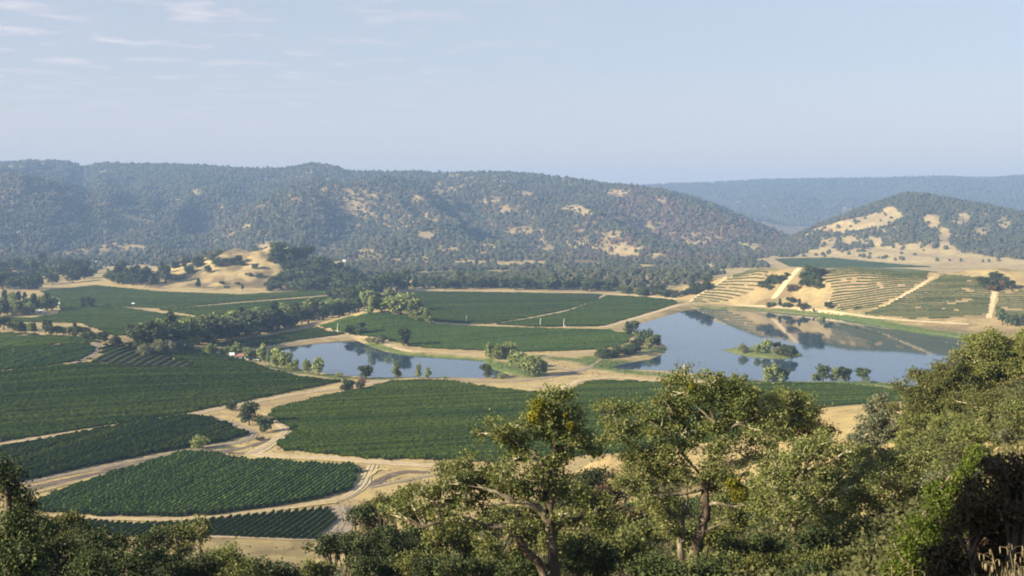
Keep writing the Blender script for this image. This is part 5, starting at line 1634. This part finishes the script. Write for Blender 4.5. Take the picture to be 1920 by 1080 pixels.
BUSHES = [
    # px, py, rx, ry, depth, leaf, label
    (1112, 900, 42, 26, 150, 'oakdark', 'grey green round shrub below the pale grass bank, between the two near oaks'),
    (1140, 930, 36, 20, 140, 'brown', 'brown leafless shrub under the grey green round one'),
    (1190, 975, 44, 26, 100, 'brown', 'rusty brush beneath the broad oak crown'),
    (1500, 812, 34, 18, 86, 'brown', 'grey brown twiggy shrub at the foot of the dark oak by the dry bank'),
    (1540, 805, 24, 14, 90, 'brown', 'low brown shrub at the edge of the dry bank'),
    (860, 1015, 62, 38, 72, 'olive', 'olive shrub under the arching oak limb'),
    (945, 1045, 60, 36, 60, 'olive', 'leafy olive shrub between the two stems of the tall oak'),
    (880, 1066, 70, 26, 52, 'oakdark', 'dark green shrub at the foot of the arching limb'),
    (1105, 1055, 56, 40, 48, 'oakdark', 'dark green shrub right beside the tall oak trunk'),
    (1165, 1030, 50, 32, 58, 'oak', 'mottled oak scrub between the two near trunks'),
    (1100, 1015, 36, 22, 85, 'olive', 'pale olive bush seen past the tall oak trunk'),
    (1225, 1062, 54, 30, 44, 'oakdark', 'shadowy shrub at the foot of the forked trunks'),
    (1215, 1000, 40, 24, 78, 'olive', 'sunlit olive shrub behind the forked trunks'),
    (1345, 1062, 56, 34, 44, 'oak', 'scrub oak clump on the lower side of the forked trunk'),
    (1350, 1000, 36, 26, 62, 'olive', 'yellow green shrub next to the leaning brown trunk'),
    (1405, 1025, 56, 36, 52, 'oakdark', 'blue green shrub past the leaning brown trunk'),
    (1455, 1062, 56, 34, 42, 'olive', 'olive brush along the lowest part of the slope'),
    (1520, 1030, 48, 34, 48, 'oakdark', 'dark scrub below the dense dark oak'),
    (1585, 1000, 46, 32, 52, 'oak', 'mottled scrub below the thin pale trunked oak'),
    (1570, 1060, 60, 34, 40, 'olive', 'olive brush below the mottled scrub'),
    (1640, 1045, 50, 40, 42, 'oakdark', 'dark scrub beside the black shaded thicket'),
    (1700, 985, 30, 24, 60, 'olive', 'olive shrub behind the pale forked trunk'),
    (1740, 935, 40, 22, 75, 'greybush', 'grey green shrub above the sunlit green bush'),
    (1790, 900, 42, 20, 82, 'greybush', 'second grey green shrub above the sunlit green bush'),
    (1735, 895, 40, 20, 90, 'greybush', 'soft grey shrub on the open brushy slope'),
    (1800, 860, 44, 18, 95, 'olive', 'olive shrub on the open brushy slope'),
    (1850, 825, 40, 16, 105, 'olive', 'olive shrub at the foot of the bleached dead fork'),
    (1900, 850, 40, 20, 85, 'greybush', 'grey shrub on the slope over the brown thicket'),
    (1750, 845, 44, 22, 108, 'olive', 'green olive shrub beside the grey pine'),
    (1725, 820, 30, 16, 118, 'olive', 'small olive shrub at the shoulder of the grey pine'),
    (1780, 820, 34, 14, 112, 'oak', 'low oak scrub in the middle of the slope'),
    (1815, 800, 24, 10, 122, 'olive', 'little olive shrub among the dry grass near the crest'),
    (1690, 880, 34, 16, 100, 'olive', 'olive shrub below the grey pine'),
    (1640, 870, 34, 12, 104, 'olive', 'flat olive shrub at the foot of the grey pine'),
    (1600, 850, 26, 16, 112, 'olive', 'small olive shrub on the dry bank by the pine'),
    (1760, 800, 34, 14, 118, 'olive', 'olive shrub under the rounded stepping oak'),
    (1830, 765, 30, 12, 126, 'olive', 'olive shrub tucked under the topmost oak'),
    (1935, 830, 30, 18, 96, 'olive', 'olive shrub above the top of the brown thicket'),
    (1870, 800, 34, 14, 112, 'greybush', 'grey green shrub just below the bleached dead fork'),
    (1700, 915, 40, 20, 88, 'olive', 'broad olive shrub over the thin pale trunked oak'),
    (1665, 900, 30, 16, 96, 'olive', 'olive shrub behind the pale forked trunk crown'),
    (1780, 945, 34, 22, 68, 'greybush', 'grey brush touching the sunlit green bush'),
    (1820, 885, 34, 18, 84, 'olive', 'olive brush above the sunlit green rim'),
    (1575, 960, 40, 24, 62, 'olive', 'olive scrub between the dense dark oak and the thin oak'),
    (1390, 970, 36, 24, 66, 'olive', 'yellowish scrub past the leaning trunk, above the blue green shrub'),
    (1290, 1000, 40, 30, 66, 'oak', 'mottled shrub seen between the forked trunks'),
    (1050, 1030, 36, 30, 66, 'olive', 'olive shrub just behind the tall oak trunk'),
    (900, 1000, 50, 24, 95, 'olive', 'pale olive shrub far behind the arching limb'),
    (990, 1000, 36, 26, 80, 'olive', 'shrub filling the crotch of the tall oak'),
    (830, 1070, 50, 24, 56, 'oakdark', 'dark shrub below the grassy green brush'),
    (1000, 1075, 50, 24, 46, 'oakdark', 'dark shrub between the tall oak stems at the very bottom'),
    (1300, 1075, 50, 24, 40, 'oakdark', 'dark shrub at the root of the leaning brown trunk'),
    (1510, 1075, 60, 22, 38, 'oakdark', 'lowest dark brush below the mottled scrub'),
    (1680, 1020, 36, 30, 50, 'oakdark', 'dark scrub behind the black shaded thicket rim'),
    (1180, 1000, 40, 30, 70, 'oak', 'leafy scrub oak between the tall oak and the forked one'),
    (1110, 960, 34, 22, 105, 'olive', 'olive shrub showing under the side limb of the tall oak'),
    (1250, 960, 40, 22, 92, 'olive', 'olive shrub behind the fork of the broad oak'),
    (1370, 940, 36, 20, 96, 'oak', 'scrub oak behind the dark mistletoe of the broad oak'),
    (1060, 935, 30, 20, 115, 'oakdark', 'dark shrub just behind the tall oak fork'),
    (950, 965, 50, 24, 110, 'olive', 'olive shrub above the arching limb bend'),
    (800, 1010, 50, 26, 98, 'oakdark', 'dark shrub under the tip of the arching limb'),
    # lower west side
    (690, 965, 46, 28, 122, 'oakdark', 'dark round brush above the shaded gully'),
    (735, 945, 36, 20, 116, 'olive', 'olive brush at the tip of the arching limb'),
    (640, 1035, 56, 36, 96, 'oakdark', 'dark brush at the end of the bare tan clearing'),
    (705, 1022, 60, 42, 90, 'oakdark', 'deep green brush in the shaded gully'),
    (765, 1035, 44, 38, 82, 'oakdark', 'dark brush beside the eroded dirt bank'),
    (720, 1066, 70, 26, 66, 'oakdark', 'lowest dark brush of the shaded gully'),
    (800, 1060, 44, 26, 62, 'olive', 'grassy green brush below the eroded dirt bank'),
    (590, 1070, 36, 18, 78, 'olive', 'small yellow green brush under the bare tan clearing'),
    (525, 1070, 40, 18, 72, 'oakdark', 'dark low brush under the bare tan clearing'),
]
for b_ in BUSHES:
    if b_[0] > 1590 and b_[1] < 960:
        b_ = (b_[0], b_[1], b_[2] * 1.3, b_[3] * 1.35) + b_[4:]
    bush(*b_)

pts_ = area_of([(1640, 870), (1700, 835), (1800, 805), (1930, 780), (1930, 850), (1850, 845), (1760, 925), (1670, 960)], 40, 78)
gp_ = pick(pts_[:, 0], pts_[:, 1], 25.0, 400.0)
for k, (a_, g_) in enumerate(zip(pts_, gp_)):
    dd_ = float(g_[1])
    hw_ = random.uniform(0.9, 1.7) / dd_ * F
    bush(a_[0], a_[1] - hw_ * 0.35, hw_, hw_ * random.uniform(0.5, 0.75), dd_, ('olive', 'greybush', 'scrub', 'oak')[k % 4], 'knee high shrub on the open slope between the brown thicket and the oaks', n=6, group='shrubs on the open slope', cov=2.2, seed=k)

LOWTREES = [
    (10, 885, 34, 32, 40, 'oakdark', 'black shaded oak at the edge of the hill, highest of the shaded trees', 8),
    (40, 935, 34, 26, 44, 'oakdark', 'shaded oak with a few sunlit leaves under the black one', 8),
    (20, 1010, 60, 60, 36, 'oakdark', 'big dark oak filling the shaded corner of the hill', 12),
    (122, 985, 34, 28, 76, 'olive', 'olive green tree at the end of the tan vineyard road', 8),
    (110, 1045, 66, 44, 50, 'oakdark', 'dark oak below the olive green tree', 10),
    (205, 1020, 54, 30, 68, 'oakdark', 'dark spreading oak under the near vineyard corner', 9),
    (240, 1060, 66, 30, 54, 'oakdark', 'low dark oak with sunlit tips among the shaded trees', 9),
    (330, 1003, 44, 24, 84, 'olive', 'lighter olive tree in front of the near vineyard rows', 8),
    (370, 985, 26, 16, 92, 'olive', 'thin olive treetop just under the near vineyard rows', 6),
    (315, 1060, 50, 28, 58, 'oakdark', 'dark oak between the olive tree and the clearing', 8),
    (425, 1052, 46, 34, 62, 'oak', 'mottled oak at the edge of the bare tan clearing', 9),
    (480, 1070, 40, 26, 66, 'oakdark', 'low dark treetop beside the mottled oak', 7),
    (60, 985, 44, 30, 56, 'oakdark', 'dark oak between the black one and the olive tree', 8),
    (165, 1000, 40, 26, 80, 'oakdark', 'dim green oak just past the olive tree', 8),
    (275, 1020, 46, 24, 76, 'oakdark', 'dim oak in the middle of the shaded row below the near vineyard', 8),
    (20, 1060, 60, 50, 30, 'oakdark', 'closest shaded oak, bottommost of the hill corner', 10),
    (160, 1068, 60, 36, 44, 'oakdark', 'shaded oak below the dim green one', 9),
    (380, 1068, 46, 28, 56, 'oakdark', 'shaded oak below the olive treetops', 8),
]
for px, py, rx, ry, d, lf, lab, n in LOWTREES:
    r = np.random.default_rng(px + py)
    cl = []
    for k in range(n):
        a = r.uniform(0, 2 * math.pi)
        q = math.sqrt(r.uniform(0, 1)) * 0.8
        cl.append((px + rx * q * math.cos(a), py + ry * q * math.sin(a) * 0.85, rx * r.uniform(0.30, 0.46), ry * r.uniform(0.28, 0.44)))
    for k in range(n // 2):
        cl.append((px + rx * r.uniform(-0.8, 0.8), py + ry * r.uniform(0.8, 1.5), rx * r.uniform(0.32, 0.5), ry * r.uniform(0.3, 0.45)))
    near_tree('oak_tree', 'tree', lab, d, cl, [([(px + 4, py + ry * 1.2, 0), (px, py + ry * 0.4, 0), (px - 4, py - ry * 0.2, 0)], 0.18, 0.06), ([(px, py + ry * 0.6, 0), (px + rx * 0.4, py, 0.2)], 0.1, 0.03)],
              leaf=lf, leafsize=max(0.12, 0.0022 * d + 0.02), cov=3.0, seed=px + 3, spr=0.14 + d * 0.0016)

# low brush that covers the near hillside between the trees
d = np.exp(rng.uniform(math.log(22), math.log(310), 160000))
u = rng.uniform(-0.50, 0.56, len(d))
x, y = u * d, d
keep_ = rng.uniform(0, 1, len(d)) < brush_mask(x, y) * np.clip((d / 120) ** 0.7, 0.25, 1.2)
x, y, d = x[keep_], y[keep_], d[keep_]
z = height(x.copy(), y.copy())
ht = 0.15 + 1.5 * fbm(x / 5, y / 5, 211, 3) ** 1.6
K_ = 3
cx_ = np.repeat(x, K_) + rng.normal(0, 0.35, len(x) * K_)
cy_ = np.repeat(y, K_) + rng.normal(0, 0.35, len(x) * K_)
cz_ = height(cx_.copy(), cy_.copy()) + np.repeat(ht, K_) * rng.uniform(0.1, 1.1, len(x) * K_)
sz = (0.13 + 0.0022 * np.repeat(d, K_))[:, None]
lv, lf = leaf_quads(np.stack([cx_, cy_, cz_], 1), sz, 0.2)
lv = lv.reshape(-1, 4, 3)
tone = fbm(cx_ / 14, cy_ / 14, 221, 3) + 0.22 * sstep(15, 50, cx_)
for nm_, lo, hi, mt_, lb in (('undergrowth', -1, 0.46, 'oakdark', 'dark green low undergrowth on the near hillside'), ('low_brush', 0.46, 0.74, 'scrub', 'olive low brush on the near hillside'), ('dry_brush', 0.74, 2, 'brown', 'rusty dry brush on the near hillside')):
    mm = (tone > lo) & (tone <= hi)
    q = lv[mm].reshape(-1, 3)
    tag(link(nm_, mesh_np(nm_, q, [np.arange(len(q)).reshape(-1, 4)], [M[mt_]])), lb, 'undergrowth', None, 'stuff')

# close thicket in the shade by the camera, its sunlit rim, and the tree that shades it
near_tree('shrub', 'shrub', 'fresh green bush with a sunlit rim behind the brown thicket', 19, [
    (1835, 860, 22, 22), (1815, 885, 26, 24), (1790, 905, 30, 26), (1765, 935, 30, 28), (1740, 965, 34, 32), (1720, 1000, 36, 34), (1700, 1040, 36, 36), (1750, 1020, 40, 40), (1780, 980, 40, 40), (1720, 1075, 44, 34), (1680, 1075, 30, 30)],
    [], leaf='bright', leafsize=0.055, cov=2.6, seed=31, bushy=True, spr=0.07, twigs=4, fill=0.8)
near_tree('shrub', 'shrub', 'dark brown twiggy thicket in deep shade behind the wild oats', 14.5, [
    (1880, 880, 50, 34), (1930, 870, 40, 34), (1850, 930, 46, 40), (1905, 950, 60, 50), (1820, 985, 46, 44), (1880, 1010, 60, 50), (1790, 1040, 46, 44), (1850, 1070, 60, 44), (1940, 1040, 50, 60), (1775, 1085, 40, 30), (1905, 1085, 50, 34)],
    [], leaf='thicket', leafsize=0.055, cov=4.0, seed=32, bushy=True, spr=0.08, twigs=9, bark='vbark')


def shade_oak(x, y, h, seed, label):
    r = np.random.default_rng(seed)
    z = float(height(np.array([float(x)]), np.array([float(y)]))[0])
    o = bpy.data.objects.new('oak_tree', None)
    C.objects.link(o)
    o.location = (x, y, z)
    tag(o, label, 'tree')
    cs = [(r.normal(0, 1.6), r.normal(0, 1.1), h * r.uniform(0.3, 0.92), r.uniform(0.9, 1.4)) for _ in range(24)]
    c = np.concatenate([np.array(k[:3]) + r.normal(0, 0.5, (900, 3)) * k[3] for k in cs])
    lv, lf = leaf_quads(c, 0.17)
    link('crown', mesh_np('crown', lv, [lf], [M['oakdark']]), o)
    b = MB()
    b.tube([(0, 0, -0.4), (0.1, 0, h * 0.3), (0, 0.1, h * 0.6)], [0.28, 0.22, 0.12], 8)
    for k in cs[:8]:
        b.tube([(0.05, 0.05, h * 0.4), (k[0] * 0.5, k[1] * 0.5, h * 0.5), k[:3]], [0.1, 0.07, 0.03], 6)
    b.build('trunk', M['bark'], o)


shade_oak(-13.5, 4.4, 8.5, 71, 'oak outside the view that shades the brown thicket')
shade_oak(-16.5, 2.6, 10.0, 72, 'second oak outside the view shading the brown thicket')

# wild oats and dry grass on the brow of the hill
def oat(px, py, hp, lean, label, d):
    p = W(px, 1080, d)
    gz = float(height(np.array([p[0]]), np.array([p[1]]))[0])
    top = W(px + lean, py, d)
    base = np.array([p[0] - lean / F * d * 0.4, p[1], gz - 0.02])
    o = bpy.data.objects.new('wild_oat', None)
    C.objects.link(o)
    o.location = base
    tag(o, label, 'grass stalk', None)
    b = MB()
    st = smooth_line([base, (base + top) / 2 + np.array([0.01, 0, 0.0]), top], 8) - base
    b.tube(st, np.linspace(0.0022, 0.001, 8), 5)
    s = MB()
    r = np.random.default_rng(int(px))
    for k in range(11):
        t = r.uniform(0.45, 1.0)
        q = st[0] + (st[-1] - st[0]) * t + (st[4] - (st[0] + st[-1]) / 2) * 4 * t * (1 - t)
        e = q + np.array([r.uniform(-0.05, 0.05), r.uniform(-0.03, 0.03), r.uniform(-0.02, 0.025)])
        b.tube([q, (q + e) / 2 + [0, 0, 0.006], e], [0.0008, 0.0007, 0.0006], 4)
        s.tube([e, e + [0.001, 0, -0.007], e + [0.002, 0, -0.017], e + [0.002, 0, -0.026]], [0.0006, 0.0024, 0.0021, 0.0003], 6)
    b.build('stalk', M['oat'], o)
    s.build('seed_sprays', M['oat'], o)


oat(1905, 1018, 60, -14, 'tall bent wild oat stalk with drooping seeds in front of the brown thicket', 4.3)
oat(1880, 1030, 50, -22, 'leaning wild oat stalk crossing the taller bent one', 4.2)
oat(1935, 1030, 50, -18, 'wild oat stalk at the very edge of the grass tuft', 4.4)
oat(1895, 1050, 40, 8, 'short wild oat stalk at the foot of the bent ones', 4.1)
oat(1668, 1060, 30, 4, 'single short oat stalk in front of the dark scrub', 4.6)
oat(1708, 1058, 30, 3, 'single oat stalk beside the short one before the dark scrub', 4.6)

gx = rng.uniform(0.6, 2.6, 5200)
gy = rng.uniform(3.2, 5.2, 5200)
gu = gx / gy
kp = (gu > 0.24) & (gu < 0.56) & (rng.uniform(0, 1, 5200) < sstep(0.27, 0.43, gu) * 0.9 + 0.12)
gx, gy = gx[kp], gy[kp]
gz = height(gx.copy(), gy.copy())
n_ = len(gx)
hh = rng.uniform(0.05, 0.17, n_) * (0.7 + 0.8 * sstep(0.33, 0.46, gx / gy))
an = rng.uniform(0, 6.28, n_)
ln = rng.uniform(0.0, 0.09, n_)
w_ = 0.0024
V = np.zeros((n_, 5, 3))
ca, sa = np.cos(an), np.sin(an)
for k, (t, ww) in enumerate(((0, 1), (0, -1), (0.55, -0.8), (0.55, 0.8))):
    V[:, k, 0] = gx + ca * ww * w_ + sa * ln * t * t
    V[:, k, 1] = gy + sa * ww * w_ - ca * ln * t * t
    V[:, k, 2] = gz - 0.01 + hh * t
V[:, 4, 0] = gx + sa * ln
V[:, 4, 1] = gy - ca * ln
V[:, 4, 2] = gz + hh
i5 = np.arange(n_)[:, None] * 5
o = link('dry_grass', mesh_np('dry_grass', V.reshape(-1, 3), [i5 + np.array([[0, 1, 2, 3]]), i5 + np.array([[3, 2, 4]])], [M['oat']]))
tag(o, 'pale dry grass tufts along the near brow of the hill', 'grass', None, 'stuff')

# reeds and sedge on the lake margins
px_, py_ = [], []
cand = []
for l, hw in _sg:
    seg = np.hypot(*np.diff(l, axis=0).T)
    tot = seg.sum()
    n_ = int(tot * hw * 0.5)
    s = rng.uniform(0, tot, n_)
    cs = np.concatenate([[0], np.cumsum(seg)])
    x = np.interp(s, cs, l[:, 0]) + rng.normal(0, hw * 0.45, n_)
    y = np.interp(s, cs, l[:, 1]) + rng.normal(0, hw * 0.45, n_)
    cand.append(np.stack([x, y], 1))
ii = rng.uniform(0, 1, (900, 2)) * (ISLE.max(0) - ISLE.min(0)) + ISLE.min(0)
cand.append(ii[inside(ISLE, ii[:, 0], ii[:, 1])])
cand = np.concatenate(cand)
z = height(cand[:, 0].copy(), cand[:, 1].copy())
ok = z > LAKE_Z - 0.25
cand, z = cand[ok], z[ok]
lv, lf = leaf_quads(np.stack([cand[:, 0], cand[:, 1], z + 0.25], 1), 0.9, 0.5)
tag(link('lakeside_grass', mesh_np('lakeside_grass', lv, [lf], [M['reed']])), 'bright green grass along the pond and lake shores', 'grass', None, 'stuff')

# ------------------------------------------------------------------ haze
hz = MB()
hz.box((0, 0, 205), (9700, 9700, 217))
m = bpy.data.materials.new('haze')
m.use_nodes = True
n = m.node_tree
n.nodes.clear()
pv = n.nodes.new('ShaderNodeVolumePrincipled')
pv.inputs['Color'].default_value = (0.34, 0.53, 0.89, 1)
pv.inputs['Density'].default_value = 0.00014
pv.inputs['Anisotropy'].default_value = 0.0
mo = n.nodes.new('ShaderNodeOutputMaterial')
n.links.new(pv.outputs[0], mo.inputs['Volume'])
ho = hz.build('haze', m)
tag(ho, kind='stuff')
